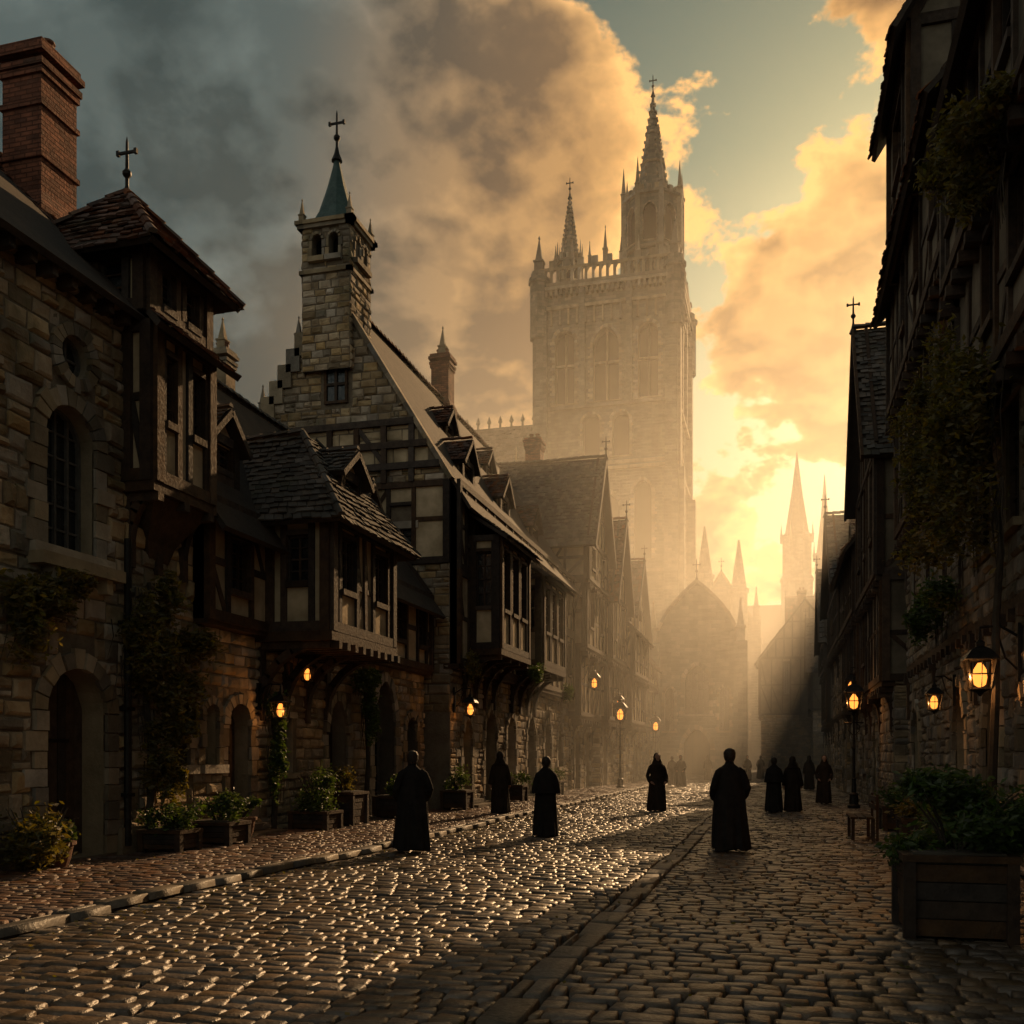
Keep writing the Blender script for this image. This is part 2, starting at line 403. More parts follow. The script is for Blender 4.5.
def bracket(g,F,a,ztop,out,drop,w=.14):
    tb=g('brackets','timber'); N=6
    pts=[(out*(1-math.cos(math.pi/2*i/N)),ztop-drop*(1-math.sin(math.pi/2*i/N))) for i in range(N+1)]
    for (d,z),(d2,z2) in zip(pts,pts[1:]):
        c=Vector(F.P(a,(z+z2)/2,(d+d2)/2)); t=(F.n*(d2-d)+F.z*(z2-z)); L=t.length; t/=L; q=t.cross(F.ax)
        tb.obox(c,t*(L/2+.02),q*.08,F.ax*(w/2))
    fbox(tb,F,a-w/2-.01,a+w/2+.01,ztop-.14,ztop-.002,-.02,out+.12); fbox(tb,F,a-w/2-.012,a+w/2+.012,ztop-drop-.25,ztop-.1,-.02,.09)
def finial(g,x,y,z,h=1.,cross=True,m='iron'):
    mb=g('finial',m); r=.028*h
    mb.lathe((x,y,z-.1),[(.12*h,0),(.06*h,.15*h),(r,.3*h),(r,.42*h),(.07*h,.47*h),(.07*h,.52*h),(r,.57*h),(r*.7,h),(.004,h*1.08)],8)
    if cross:
        mb.abox(x-.16*h,x+.16*h,y-.02*h,y+.02*h,z+.72*h,z+.755*h)
        for s in(-1,1): mb.obox((x+s*.16*h,y,z+.74*h),(.025*h,0,0),(0,.025*h,0),(0,0,.04*h))
def chimney(g,x,y,z0,z1,w=.9,m='brick',d=None):
    mb=g('chimney',m); d=d or w; c=w/2;e=d/2
    mb.abox(x-c*1.25,x+c*1.25,y-e*1.25,y+e*1.25,z0,z0+(z1-z0)*.35)
    mb.add([(x+sx*k,y+sy*l,z) for z,k,l in((z0+(z1-z0)*.35,c*1.25,e*1.25),(z0+(z1-z0)*.42,c,e)) for sx,sy in((-1,-1),(1,-1),(1,1),(-1,1))],[(i,(i+1)%4,4+(i+1)%4,4+i) for i in range(4)])
    mb.abox(x-c,x+c,y-e,y+e,z0+.3,z1-.3)
    for k,(zz,ex) in enumerate(((z1-.55,.04),(z1-.42,.07),(z1-.2,.1),(z1-.08,.05))): mb.abox(x-c-ex,x+c+ex,y-e-ex,y+e+ex,zz,zz+.11)
    for s in(-1,1): g('chimney_pots','clay').lathe((x+s*w*.2,y,z1),[(.13,0),(.11,.1),(.10,.25),(.13,.28),(.12,.32)],10)
def pinnacle(g,x,y,z,w,h,m='trim',part='pinnacles'):
    mb=g(part,m)
    mb.lathe((x,y,z),[(w*.7,0),(w*.7,h*.3),(w*.85,h*.31),(w*.85,h*.35),(w*.55,h*.37),(w*.08,h*.9),(w*.18,h*.93),(w*.02,h)],4,math.pi/4)
def pyramid(g,x0,x1,y0,y1,z0,z1,ov=.35,m='tile',te=.2):
    a=(x0-ov,y0-ov,z0);b=(x1+ov,y0-ov,z0);c=(x1+ov,y1+ov,z0);d=(x0-ov,y1+ov,z0);t=((x0+x1)/2,(y0+y1)/2,z1)
    for p,q in((a,b),(b,c),(c,d),(d,a)):
        t0=Vector(t)+(Vector(p)-Vector(t))*.02; t1=Vector(t)+(Vector(q)-Vector(t))*.02
        roofq(g,p,q,t1,t0,m,te); ridge(g,p,t,m,.08)
def dormer(g,s,v,u,z,w,h,dep,m='tile',rise=.7):
    F=Fr((v,u-w/2,z),(0,1,0),(s,0,0))
    timberwall(g,F,0,w,0,h,[OP(.22,w-.22,.28,h-.2,nv=1,nh=2,depth=.1)],brace=False,rail=False,w=.1)
    b=v-s*dep
    for uu in(u-w/2,u+w/2): g('plaster_panels',PLM).add([(v,uu,z),(b,uu,z),(b,uu,z+h),(v,uu,z+h)],[(0,1,2,3)])
    g('plaster_panels',PLM).add([(v,u-w/2,z+h),(v,u+w/2,z+h),(v,u,z+h+rise)],[(0,1,2)])
    o=.22; vv=v+s*o
    for q in(-1,1):
        e=(u+q*(w/2+o)); ze=z+h-o*rise/(w/2)
        roofq(g,(vv,e,ze),(b,e,ze),(b,u,z+h+rise),(vv,u,z+h+rise),m,.16,.18)
        tb=g('timber_frame','timber'); A=Vector((vv+s*.01,e,ze-.05));B=Vector((vv+s*.01,u,z+h+rise-.05)); t=(B-A)/2
        tb.obox((A+B)/2,t,Vector((s*.03,0,0)),t.normalized().cross(Vector((1,0,0)))*.06)
    ridge(g,(vv,u,z+h+rise+.02),(b,u,z+h+rise+.02),m,.07)
def tri_gable(g,F,a0,a1,z0,zp,ap=None,kind='timber'):
    ap=(a0+a1)/2 if ap is None else ap
    mm={'timber':PLM,'stone':'mortar','ashlar':'ashlar'}[kind]
    g('gable_wall',mm).add([F.P(a0,z0),F.P(a1,z0),F.P(ap,zp)],[(0,1,2)])
    if kind=='timber':
        tb=g('timber_frame','timber'); 
        for t in(.0,.33,.62):
            z=z0+(zp-z0)*t; beam(tb,F,a0+(ap-a0)*t,z,a1+(ap-a1)*t,z,.17,-.03,.05)
        k=max(2,int((a1-a0)/.8))
        for i in range(1,k):
            a=a0+(a1-a0)*i/k; t=(a-a0)/(ap-a0) if a<ap else (a1-a)/(a1-ap)
            beam(tb,F,a,z0,a,z0+(zp-z0)*t*.96,.13)
        beam(tb,F,a0,z0,ap,zp,.2,-.03,.07);beam(tb,F,a1,z0,ap,zp,.2,-.03,.075)
    elif kind=='stone':
        clad(g,F,a0,a1,z0,zp-.3,[],clipf=lambda z:(a0+(ap-a0)*(z-z0)/(zp-z0),a1+(ap-a1)*(z-z0)/(zp-z0)))
# ---- generic street house
def house(name,s,vf,u0,u1,dep,floors,zr,roof='par',m='tile',chim=True,dorm=0,te=.22,stone='stone',seed=1,doors=1,det=True):
    global R,PLM
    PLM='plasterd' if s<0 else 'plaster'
    R=random.Random(seed); g=Grp(name,(vf,(u0+u1)/2,0)); L=u1-u0; vb=vf-s*dep
    pj=0
    for fi,(z0,z1,kind,jut) in enumerate(floors):
        v=vf+s*jut; F=Fr((v,u0,0),(0,1,0),(s,0,0)); E=Fr((v,u0,0),(-s,0,0),(0,-1,0)); D=dep+jut
        ops=[]
        if fi==0:
            n=max(2,int(L/2.4)); dd=set(R.sample(range(n),min(n,doors)))
            for i in range(n):
                c=L*(i+.5)/n+R.uniform(-.15,.15)
                if i in dd: ops.append(OP(c-.6,c+.6,.1,2.7+R.random()*.4,R.choice(['arch','point']),'door',depth=.35))
                elif R.random()<.75: ops.append(OP(c-.4,c+.4,1.2,2.5,R.choice(['arch','rect']),nv=1,depth=.3))
        else:
            n=max(1,int(L/1.9))
            for i in range(n):
                c=L*(i+.5)/n+R.uniform(-.1,.1); ww=R.uniform(.35,.55)
                if R.random()<.8: ops.append(OP(c-ww,c+ww,z0+(z1-z0)*.33,z1-.35,'rect','win' if R.random()<.95 else 'lit',nv=R.choice([1,2,3]),nh=3,depth=.12))
        eo=[OP(D*.3-.35,D*.3+.35,z0+(z1-z0)*.35,z1-.5,depth=.12)] if fi and z1-z0>2 else []
        if kind=='stone':
            wall(g,F,0,L,z0,z1,ops); clad(g,F,0,L,z0,z1,ops,m=stone)
            wall(g,E,0,D,z0,z1,eo); clad(g,E,0,D,z0,z1,eo,m=stone)
        else:
            timberwall(g,F,0,L,z0,z1,ops); timberwall(g,E,0,D,z0,z1,eo)
        E2=Fr((v,u1,0),(-s,0,0),(0,1,0)); wall(g,E2,0,D,z0,z1,[],'mortar' if kind=='stone' else PLM)
        g('walls','mortar').add([(vb,u0,z0),(vb,u1,z0),(vb,u1,z1),(vb,u0,z1)],[(0,1,2,3)])
        if jut>pj:
            g('jetty','timber').abox(min(vf+s*pj-s*.3,v+s*.03),max(vf+s*pj-s*.3,v+s*.03),u0-.02,u1+.02,z0-.16,z0-.002)
            Fp=Fr((vf+s*pj,u0,0),(0,1,0),(s,0,0)); k=max(2,int(L/.6))
            for i in range(k+1):
                a=.12+(L-.24)*i/k; fbox(g('joists','timber'),Fp,a-.07,a+.07,z0-.33,z0-.162,-.02,jut-pj+.1)
            if det:
                for i in range(3):
                    bracket(g,Fp,.2+(L-.4)*i/2,z0-.33,jut-pj,.8)
        pj=jut; ze=z1
    v=vf+s*pj; o=.4; D=dep+pj; vm=(v+vb)/2
    if roof=='par':
        k=(zr-ze)/(D/2); zo=ze-o*k
        roofq(g,(v+s*o,u0-.25,zo),(v+s*o,u1+.25,zo),(vm,u1+.25,zr),(vm,u0-.25,zr),m,te,te)
        roofq(g,(vb-s*o,u0-.25,zo),(vb-s*o,u1+.25,zo),(vm,u1+.25,zr),(vm,u0-.25,zr),m,.5,.6)
        ridge(g,(vm,u0-.25,zr+.03),(vm,u1+.25,zr+.03),m)
        for uu,sg in((u0,-1),(u1,1)):
            tri_gable(g,Fr((v,uu,0),(-s,0,0),(0,sg,0)),0,D,ze,zr-.03,kind='timber' if floors[-1][2]!='stone' else 'stone')
        for i in range(dorm):
            uu=u0+(u1-u0)*(i+.5)/dorm+R.uniform(-.3,.3); h=1.1; vd=v-s*.5
            dormer(g,s,vd,uu,ze+.5*k-.15,1.3,h,1.3+h/k,m)
    else:
        um=(u0+u1)/2; k=(zr-ze)/(L/2); zo=ze-.3*k
        for uu,sg in((u0,-1),(u1,1)):
            roofq(g,(v+s*o,uu+sg*.3,zo),(vb,uu+sg*.3,zo),(vb,um,zr),(v+s*o,um,zr),m,te,te)
        ridge(g,(v+s*o,um,zr+.03),(vb,um,zr+.03),m)
        F=Fr((v,u0,0),(0,1,0),(s,0,0)); tri_gable(g,F,0,L,ze,zr-.05)
        tri_gable(g,Fr((vb,u0,0),(0,1,0),(-s,0,0)),0,L,ze,zr-.05)
        tb=g('timber_frame','timber')
        for uu in(u0-.3,u1+.3):
            A=Vector((v+s*(o+.02),uu,zo-.06));B=Vector((v+s*(o+.02),um,zr-.06));t=(B-A)/2
            tb.obox((A+B)/2,t,Vector((.04,0,0)),t.normalized().cross(Vector((1,0,0)))*.12)
        finial(g,v+s*o,um,zr,1.1)
    if chim:
        uu=R.choice([u0+.9,u1-.9]); chimney(g,vm+s*R.uniform(-.5,.8),uu,ze+.3,zr+R.uniform(.8,1.8),.8,R.choice(['brick','dstone']))
    g.done(); PLM='plaster'; return g
# =================================================================== LEFT SIDE
g=Grp('stone_house',(-12,11,0)); V=-10.4
F=Fr((V,0,0),(0,1,0),(1,0,0))
ops=[OP(12.38,13.72,.1,3.0,'arch','door',depth=.45,sur=.26),OP(12.35,13.45,4.75,6.95,'arch','win',nv=3,nh=5,depth=.3,sur=.26,rise=.5),
     OP(12.68,13.32,7.42,8.06,'round','win',nv=1,nh=1,depth=.2,sur=.2),OP(8.2,9.2,4.6,6.8,'arch',depth=.35),
     OP(15.5,16.0,1.5,2.75,'arch','win',nv=1,depth=.3,sur=.15),OP(8.5,9.6,.1,2.7,'arch','door',depth=.4)]
wall(g,F,4,16.2,0,9.0,ops); clad(g,F,4,16.2,0,9.0,ops,bh=(.17,.36),bw=(.2,.58),pr=(.01,.085))
Ee=Fr((V,16.2,0),(-1,0,0),(0,1,0)); wall(g,Ee,0,6.5,0,9,[]); clad(g,Ee,0,6.5,6,9,[])
g('walls','mortar').add([(-16.9,4,0),(-16.9,16.2,0),(-16.9,16.2,9),(-16.9,4,9)],[(0,1,2,3)])
g('walls','mortar').add([(V,4,0),(-16.9,4,0),(-16.9,4,9),(V,4,9)],[(0,1,2,3)])
fbox(g('cornice','trim'),F,4,14.1,8.82,8.99,-.02,.2); 
for i in range(24): fbox(g('eave_brackets','timber'),F,4.2+i*.42,4.32+i*.42,8.6,8.8,0,.3)
for a in range(12):
    x=4.05+a*.67+R.uniform(-.03,.03); fbox(g('plinth','dstone'),F,x,x+.65,0,.5+R.uniform(-.05,.05),-.02,.12+R.uniform(-.02,.02))
fbox(g('plinth','dstone'),F,14.0,16.1,0,.5,-.02,.12)
zr=12.4;vm=-13.6
roofq(g,(V+.45,3.7,8.78),(V+.45,14.3,8.78),(vm,14.3,zr),(vm,3.7,zr),'tile',.2,.2)
roofq(g,(-17.3,3.7,8.6),(-17.3,16.4,8.6),(vm,16.4,zr),(vm,3.7,zr),'tile',.5,.5)
roofq(g,(V+.2,14.3,8.9),(V+.2,16.4,8.9),(vm,16.4,zr),(vm,14.3,zr),'tile',.2,.2)
ridge(g,(vm,3.7,zr),(vm,16.4,zr)); tri_gable(g,Ee,0,6.5,9,zr-.05,kind='stone')
chimney(g,-12.7,15.0,9.6,14.0,.8,'brick',.9)
for z in(12.0,12.9):
    g('chimney_band','brick').abox(-13.14,-12.26,14.51,15.49,z,z+.09)
fbox(g('window_sill','trim'),F,12.0,13.85,4.42,4.6,-.02,.3)
for a in(12.3,13.5): fbox(g('window_sill','trim'),F,a,a+.14,4.2,4.42,-.02,.22)
# oriel turret
vb=-9.85;u0,u1=14.2,15.95
Ft=Fr((vb,u0,0),(0,1,0),(1,0,0)); Es=Fr((vb,u0,0),(-1,0,0),(0,-1,0)); Ef=Fr((vb,u1,0),(-1,0,0),(0,1,0)); L=u1-u0
timberwall(g,Ft,0,L,6.15,8.75,[OP(.28,.62,7.2,8.3,nv=1,depth=.1),OP(1.05,1.45,7.2,8.3,nv=1,depth=.1)],st=.25,w=.12)
timberwall(g,Es,0,.56,6.15,8.75,[],st=.2)
timberwall(g,Ef,0,.56,6.15,8.75,[])
g('oriel_floor','timber').abox(V-.1,vb+.06,u0-.06,u1+.06,5.98,6.148)
for a in(.12,L/2,L-.12): bracket(g,Fr((V,u0,0),(0,1,0),(1,0,0)),a,5.98,.5,.95)
g('oriel_corbel','timber').loft([[(V,u0+.1+q,z),(V+.02+e,u0+.1+q,z),(V+.02+e,u1-.1-q,z),(V,u1-.1-q,z)] for z,e,q in((5.0,.04,.5),(5.3,.1,.38),(5.6,.28,.2),(5.97,.5,0))])
roofq(g,(vb+.38,u0-.35,8.55),(vb+.38,u1+.35,8.55),(vb-.1,u1+.0,9.0),(vb-.1,u0,9.0),'tile',.15,.2)
tu0,tu1,tv0,tv1=14.15,16.0,-12.0,-9.95
for Fx,LL in((Fr((tv1,tu0,0),(0,1,0),(1,0,0)),tu1-tu0),(Fr((tv1,tu0,0),(-1,0,0),(0,-1,0)),tv1-tv0),(Fr((tv1,tu1,0),(-1,0,0),(0,1,0)),tv1-tv0)):
    timberwall(g,Fx,0,LL,8.9,9.95,[OP(LL*.2,LL*.42,9.15,9.8,nv=0,nh=2,depth=.1),OP(LL*.58,LL*.8,9.15,9.8,nv=0,nh=2,depth=.1)],rail=False,brace=False,w=.1)
pyramid(g,tv0,tv1,tu0,tu1,9.85,11.45,.42,'tile',.17)
finial(g,(tv0+tv1)/2,(tu0+tu1)/2,11.35,1.1)
g('drain_pipe','iron').tube([(V+.14,14.12,5.2),(V+.14,14.12,.2)],[.06,.06],8)
for z in(1,2.4,3.8): fbox(g('drain_pipe','iron'),F,14.02,14.22,z,z+.06,0,.2)
g.done()
# --- L2 timber house with bay
R=random.Random(12)
g=Grp('half_timbered_house',(-12,22,0)); F=Fr((V,0,0),(0,1,0),(1,0,0))
ops=[OP(16.55,17.0,1.5,2.65,'arch',nv=1,depth=.3,sur=.15),OP(17.35,18.2,.15,2.7,'arch','door',depth=.35),OP(19.3,20.1,1.3,2.5,'rect',nv=2,depth=.25,sur=.12),
     OP(21.8,22.9,.15,3.05,'point','door',depth=.4),OP(24.6,26.1,.15,3.75,'point','win',nv=3,nh=6,depth=.5,sur=.28),OP(27.0,27.8,.15,2.8,'arch','door',depth=.4)]
wall(g,F,16.2,28.5,0,4.1,ops); clad(g,F,16.2,28.5,0,4.1,ops,bh=(.18,.36),bw=(.2,.6),pr=(.01,.08))
V2=-10.15; F2=Fr((V2,0,0),(0,1,0),(1,0,0))
g('jetty','timber').abox(V-.2,V2+.04,16.22,28.48,4.1,4.19)
ops2=[OP(17.0,17.75,4.85,5.85,nv=2,depth=.12),OP(22.8,23.6,4.9,6.1,nv=2,depth=.12),OP(25.2,26.3,4.9,6.1,nv=3,depth=.12),OP(27.3,27.9,4.9,6.1,nv=1,depth=.12)]
timberwall(g,F2,16.22,28.48,4.19,6.5,ops2)
k=(10.6-6.5)/3.0; ev=V2+.5; ez=6.5-.5*k
roofq(g,(ev,16.1,ez),(ev,28.4,ez),(-13.15,28.4,10.6),(-13.15,16.1,10.6),'slate',.2,.2)
roofq(g,(-16.7,16.1,6),(-16.7,28.4,6),(-13.15,28.4,10.6),(-13.15,16.1,10.6),'slate',.5,.5)
ridge(g,(-13.15,16.1,10.6),(-13.15,28.4,10.6),'slate')
for uu,sg in((16.25,-1),(28.3,1)):
    tri_gable(g,Fr((V2,uu,0),(-1,0,0),(0,sg,0)),0,6,6.5,10.55)
g('walls','mortar').add([(-16.2,16.2,0),(-16.2,28.4,0),(-16.2,28.4,6.5),(-16.2,16.2,6.5)],[(0,1,2,3)])
dormer(g,1,-10.6,17.5,7.0,1.05,.95,1.5,'slate',.5)
dormer(g,1,-10.6,24.6,7.1,1.3,1.1,1.6,'slate')
bv=-8.75;b0,b1=18.5,21.9
FB=Fr((bv,b0,0),(0,1,0),(1,0,0)); EB=Fr((bv,b0,0),(-1,0,0),(0,-1,0)); EB2=Fr((bv,b1,0),(-1,0,0),(0,1,0)); L=b1-b0;Db=V2-bv; Db=abs(Db)+.02
timberwall(g,FB,0,L,4.2,6.55,[OP(.45,1.2,5.1,6.2,nv=2,depth=.12),OP(2.2,2.95,5.1,6.2,nv=2,depth=.12)],st=.3,w=.12)
timberwall(g,EB,0,Db,4.2,6.55,[OP(.45,.95,5.2,6.15,nv=1,depth=.12)],st=.3,w=.11); timberwall(g,EB2,0,Db,4.2,6.55,[])
g('bay_floor','timber').abox(V-.1,bv+.08,b0-.08,b1+.08,4.0,4.198)
for a in(.15,L*.35,L*.65,L-.15): bracket(g,Fr((V,b0,0),(0,1,0),(1,0,0)),a,4.0,1.5,1.35,.17)
for i in range(9): g('joists','timber').abox(V,bv+.16,b0+.1+i*.4,b0+.24+i*.4,3.84,3.998)
o=.45; e=6.35; tz=8.7; tv=-12.2
A=(bv+o,b0-o,e);B=(bv+o,b1+o,e);C=(tv,b1+o,e);D=(tv,b0-o,e);P0=(bv-1.3,(b0+b1)/2-.3,tz);P1=(bv-1.3,(b0+b1)/2+.3,tz); Q=(tv,(b0+b1)/2,tz)
roofq(g,A,B,P1,P0,'slate',.18,.2); roofq(g,A,D,Q,P0,'slate',.18,.2); roofq(g,B,C,Q,P1,'slate',.18,.2)
ridge(g,A,P0,'slate',.08);ridge(g,B,P1,'slate',.08);ridge(g,P0,Q,'slate',.08)
dormer(g,1,bv-.35,(b0+b1)/2,6.95,1.15,.9,1.6,'slate',.45)
g.done()
# --- L3 great hall
R=random.Random(5)
g=Grp('great_hall',(-13,36,0)); v0=-9.6;u0,u1=28.6,46.;vm=-13.4;vb=-17.2;ze=10.;zr=16.2
F=Fr((v0,0,0),(0,1,0),(1,0,0)); E=Fr((v0,u0,0),(-1,0,0),(0,-1,0))
ops=[OP(29.8,30.7,.15,2.9,'point','door',depth=.4),OP(32.2,33.6,.15,3.3,'point','dark',depth=.8),OP(35.,36.2,.15,3.1,'arch','door',depth=.4),OP(38,39.4,.15,3.3,'point','dark',depth=.8),OP(41,42.2,.15,3.1,'arch','door',depth=.4),OP(43.6,44.6,1.2,2.9,'arch',depth=.3)]
wall(g,F,u0,u1,0,4.3,ops); clad(g,F,u0,u1,0,4.3,ops)
F1=Fr((-9.35,0,0),(0,1,0),(1,0,0))
g('jetty','timber').abox(-9.8,-9.31,u0-.02,u1,4.3,4.45)
w2=[OP(a,a+.8,5.4,6.8,'rect','lit' if a==40.6 else 'win',nv=2,depth=.12) for a in(34.,40.6,42.6,44.5)]
timberwall(g,F1,u0,u1,4.45,7.3,w2)
timberwall(g,F1,u0,u1,7.3,ze,[OP(a,a+.8,8.2,9.4,nv=2,depth=.12) for a in(29.4,31.6,34.,36.2,38.5,40.6,42.6,44.5)])
wall(g,E,0,7.6,0,ze,[OP(1.2,1.8,7.4,8.6,nv=1)],'mortar'); clad(g,E,0,7.6,3,7.5,[]); timberwall(g,Fr((v0,u0-.02,0),(-1,0,0),(0,-1,0)),0,7.6,7.5,ze,[OP(1.2,1.9,8.1,9.3,nv=1,depth=.12),OP(3.4,4.2,8.1,9.3,nv=2,depth=.12)],st=.6)
hw_=3.8
def cl(z): t=(z-ze)/(zr-ze); return (hw_*t,7.6-hw_*t)
g('gable_wall','mortar').add([E.P(0,ze),E.P(7.6,ze),E.P(3.8,zr)],[(0,1,2)])
clad(g,E,0,7.6,11.9,zr-.4,[OP(3.3,4.1,12.6,13.8,nv=1,sur=.1)],clipf=cl,bh=(.2,.32),bw=(.25,.55))
clad(g,E,0,7.6,ze,ze+.5,[],clipf=cl)
Ew=Fr((v0,u0-.05,0),(-1,0,0),(0,-1,0))
tb=g('timber_frame','timber')
for z in(10.5,11.15,11.85):
    a,b=cl(z); beam(tb,Ew,a,z,b,z,.2,-.03,.1)
clad(g,E,0,7.6,10.5,11.9,[],clipf=cl,bh=(.5,.6),bw=(.5,.9),pr=(.01,.03),m='plaster')
for a in(1.2,2.1,3.0,3.9,4.8,5.7,6.5): beam(tb,Ew,a,10.,a,min(11.85,ze+min(a,7.6-a)*1.63),.17,-.03,.085)
beam(tb,Ew,2.1,10.6,3.0,11.8,.14,-.03,.06);beam(tb,Ew,5.7,10.6,4.8,11.8,.14,-.03,.06)
prism(g('gable_window','glass'),E,[(3.35,12.65),(4.05,12.65),(4.05,13.75),(3.35,13.75)],-.01,.03)
for a in(3.35,3.7,4.05): beam(g('gable_window_frame','timber'),E,a,12.6,a,13.8,.08,0,.09)
for z in(12.65,13.2,13.75): beam(g('gable_window_frame','timber'),E,3.3,z,4.1,z,.08,0,.085)
for sg in(0,1):
    for i in range(13):
        t=i/13;t2=(i+1)/13; a=7.6*sg+(3.8-7.6*sg)*t; a2=7.6*sg+(3.8-7.6*sg)*t2; z=ze+(zr-ze)*t;z2=ze+(zr-ze)*t2
        if sg: fbox(g('stepped_coping','trim'),E,min(a,a2)-.05,max(a,a2)+.12,z-.1,z2+.15,-.28,.12)
        else: beam(g('stepped_coping','dstone'),E,a-.05,z+.02,a2-.05,z2+.02,.14,-.2,.12)
for t in(.02,.35,.68): pinnacle(g,v0-7.6+3.8*t,u0+.05,ze+(zr-ze)*t+.4,.2,.9)
k=(zr-ze)/3.8
roofq(g,(v0+.65,u0+.1,ze-.65*k*.8),(v0+.65,u1+.2,ze-.65*k*.8),(vm,u1+.2,zr),(vm,u0+.1,zr),'tile',.3,.3)
roofq(g,(vb-.3,u0+.1,ze-.3),(vb-.3,u1+.2,ze-.3),(vm,u1+.2,zr),(vm,u0+.1,zr),'tile',.5,.5)
ridge(g,(vm,u0,zr+.04),(vm,u1,zr+.04),'tile',.13)
tri_gable(g,Fr((v0,u1,0),(-1,0,0),(0,1,0)),0,7.6,ze,zr,kind='ashlar')
g('walls','mortar').add([(vb,u0,0),(vb,u1,0),(vb,u1,ze),(vb,u0,ze)],[(0,1,2,3)]); wall(g,Fr((v0,u1,0),(-1,0,0),(0,1,0)),0,7.6,0,ze,[])
tx0,tx1,ty0,ty1=-14.35,-12.75,28.35,29.95; cx=(tx0+tx1)/2;cy=(ty0+ty1)/2; TW=1.6
for Fx in(Fr((tx0,ty0,0),(1,0,0),(0,-1,0)),Fr((tx1,ty0,0),(0,1,0),(1,0,0)),Fr((tx1,ty1,0),(-1,0,0),(0,1,0)),Fr((tx0,ty1,0),(0,-1,0),(-1,0,0))):
    oo=[OP(.35,.68,17.1,17.8,'arch','dark',depth=.3,sur=.08),OP(.92,1.25,17.1,17.8,'arch','dark',depth=.3,sur=.08)]
    wall(g,Fx,0,TW,13.6,18.1,oo,'mortar'); clad(g,Fx,0,TW,13.6,18.1,oo,bh=(.18,.26),bw=(.25,.5))
    for z,q in((16.6,.08),(18.0,.12),(18.12,.18)): fbox(g('turret_cornice','trim'),Fx,-q,TW+q,z,z+.12,-.1,q)
for x in(tx0,tx1):
    for y in(ty0,ty1): pinnacle(g,x,y,18.2,.17,.8)
g('turret_spire','lead').lathe((cx,cy,18.24),[(1.0,0),(.85,.12),(.55,.65),(.30,1.4),(.12,2.1),(.05,2.5)],8,math.pi/8)
finial(g,cx,cy,20.6,1.5)
chimney(g,-18.3,30.3,9,15.4,.6,'dstone'); pinnacle(g,-18.3,30.3,15.4,.3,1.2)
chimney(g,-13.5,39.3,15,18.2,.75,'brick'); pinnacle(g,-13.5,39.3,18.2,.3,1.3)
for uu in(31.8,36.4,41.2): dormer(g,1,v0-.5,uu,ze+.5,1.3,1.0,1.7,'tile',.7)
for uu in(34,39): dormer(g,1,v0-1.9,uu,ze+2.9,.9,.7,1.2,'tile',.5)
for (b0,b1,z0,z1) in((29.7,33.3,5.0,8.5),(35.4,39.2,5.0,8.3)):
    bv=-8.35; FB=Fr((bv,b0,0),(0,1,0),(1,0,0)); L=b1-b0
    timberwall(g,FB,0,L,z0,z1,[OP(.3+i*(L-.4)/3,.3+(i+.72)*(L-.4)/3,z0+1.25,z1-.4,nv=1,nh=4,depth=.1) for i in range(3)],st=.35)
    timberwall(g,Fr((bv,b0,0),(-1,0,0),(0,-1,0)),0,1,z0,z1,[OP(.25,.75,z0+1.3,z1-.5,nv=1,depth=.1)]); timberwall(g,Fr((bv,b1,0),(-1,0,0),(0,1,0)),0,1,z0,z1,[])
    g('bay_floor','timber').abox(-9.4,bv+.08,b0-.08,b1+.08,z0-.2,z0-.002)
    for i in range(4): bracket(g,Fr((v0+.05,b0,0),(0,1,0),(1,0,0)),.15+(L-.3)*i/3,z0-.2,1.1,1.3,.16)
    roofq(g,(bv+.35,b0-.35,z1-.12),(bv+.35,b1+.35,z1-.12),(-9.3,b1+.1,z1+.75),(-9.3,b0-.1,z1+.75),'slate',.16,.2)
g.done()
house('half_timbered_house',1,-9.5,46.2,51.6,7,[(0,3.6,'stone',0),(3.6,6.8,'timber',.4),(6.8,10,'timber',.7),(10,12.0,'timber',.8)],16.4,'gab','slate',seed=3,doors=2)
house('half_timbered_house',1,-9.1,51.8,57.0,7,[(0,3.6,'stone',0),(3.6,6.8,'timber',.4),(6.8,10.2,'timber',.6)],14.6,'gab','tile',seed=8)
house('half_timbered_house',1,-8.7,57.2,63.5,7,[(0,3.6,'stone',0),(3.6,6.4,'timber',.4),(6.4,9.0,'timber',.6)],12.6,'par','slate',seed=9,dorm=2)
house('stone_house',1,-9.6,64,72,7,[(0,4,'stone',0),(4,7.2,'stone',0.05),(7.2,10,'timber',.3)],15.,'gab','tile',seed=10,te=.4)
house('stone_house',1,-10,72.5,82,7,[(0,4,'stone',0),(4,7.2,'stone',0.05),(7.2,9,'timber',.3)],13.6,'par','tile',seed=14,te=.4,dorm=2)
house('town_house',1,-19.5,44,54,8,[(0,8,'stone',0),(8,13,'timber',.3)],19.,'par','slate',seed=21,te=.4,det=False,dorm=2)
house('town_house',1,-19,56,68,8,[(0,8,'stone',0),(8,12,'timber',.3)],18.5,'par','tile',seed=22,te=.4,det=False,dorm=2)
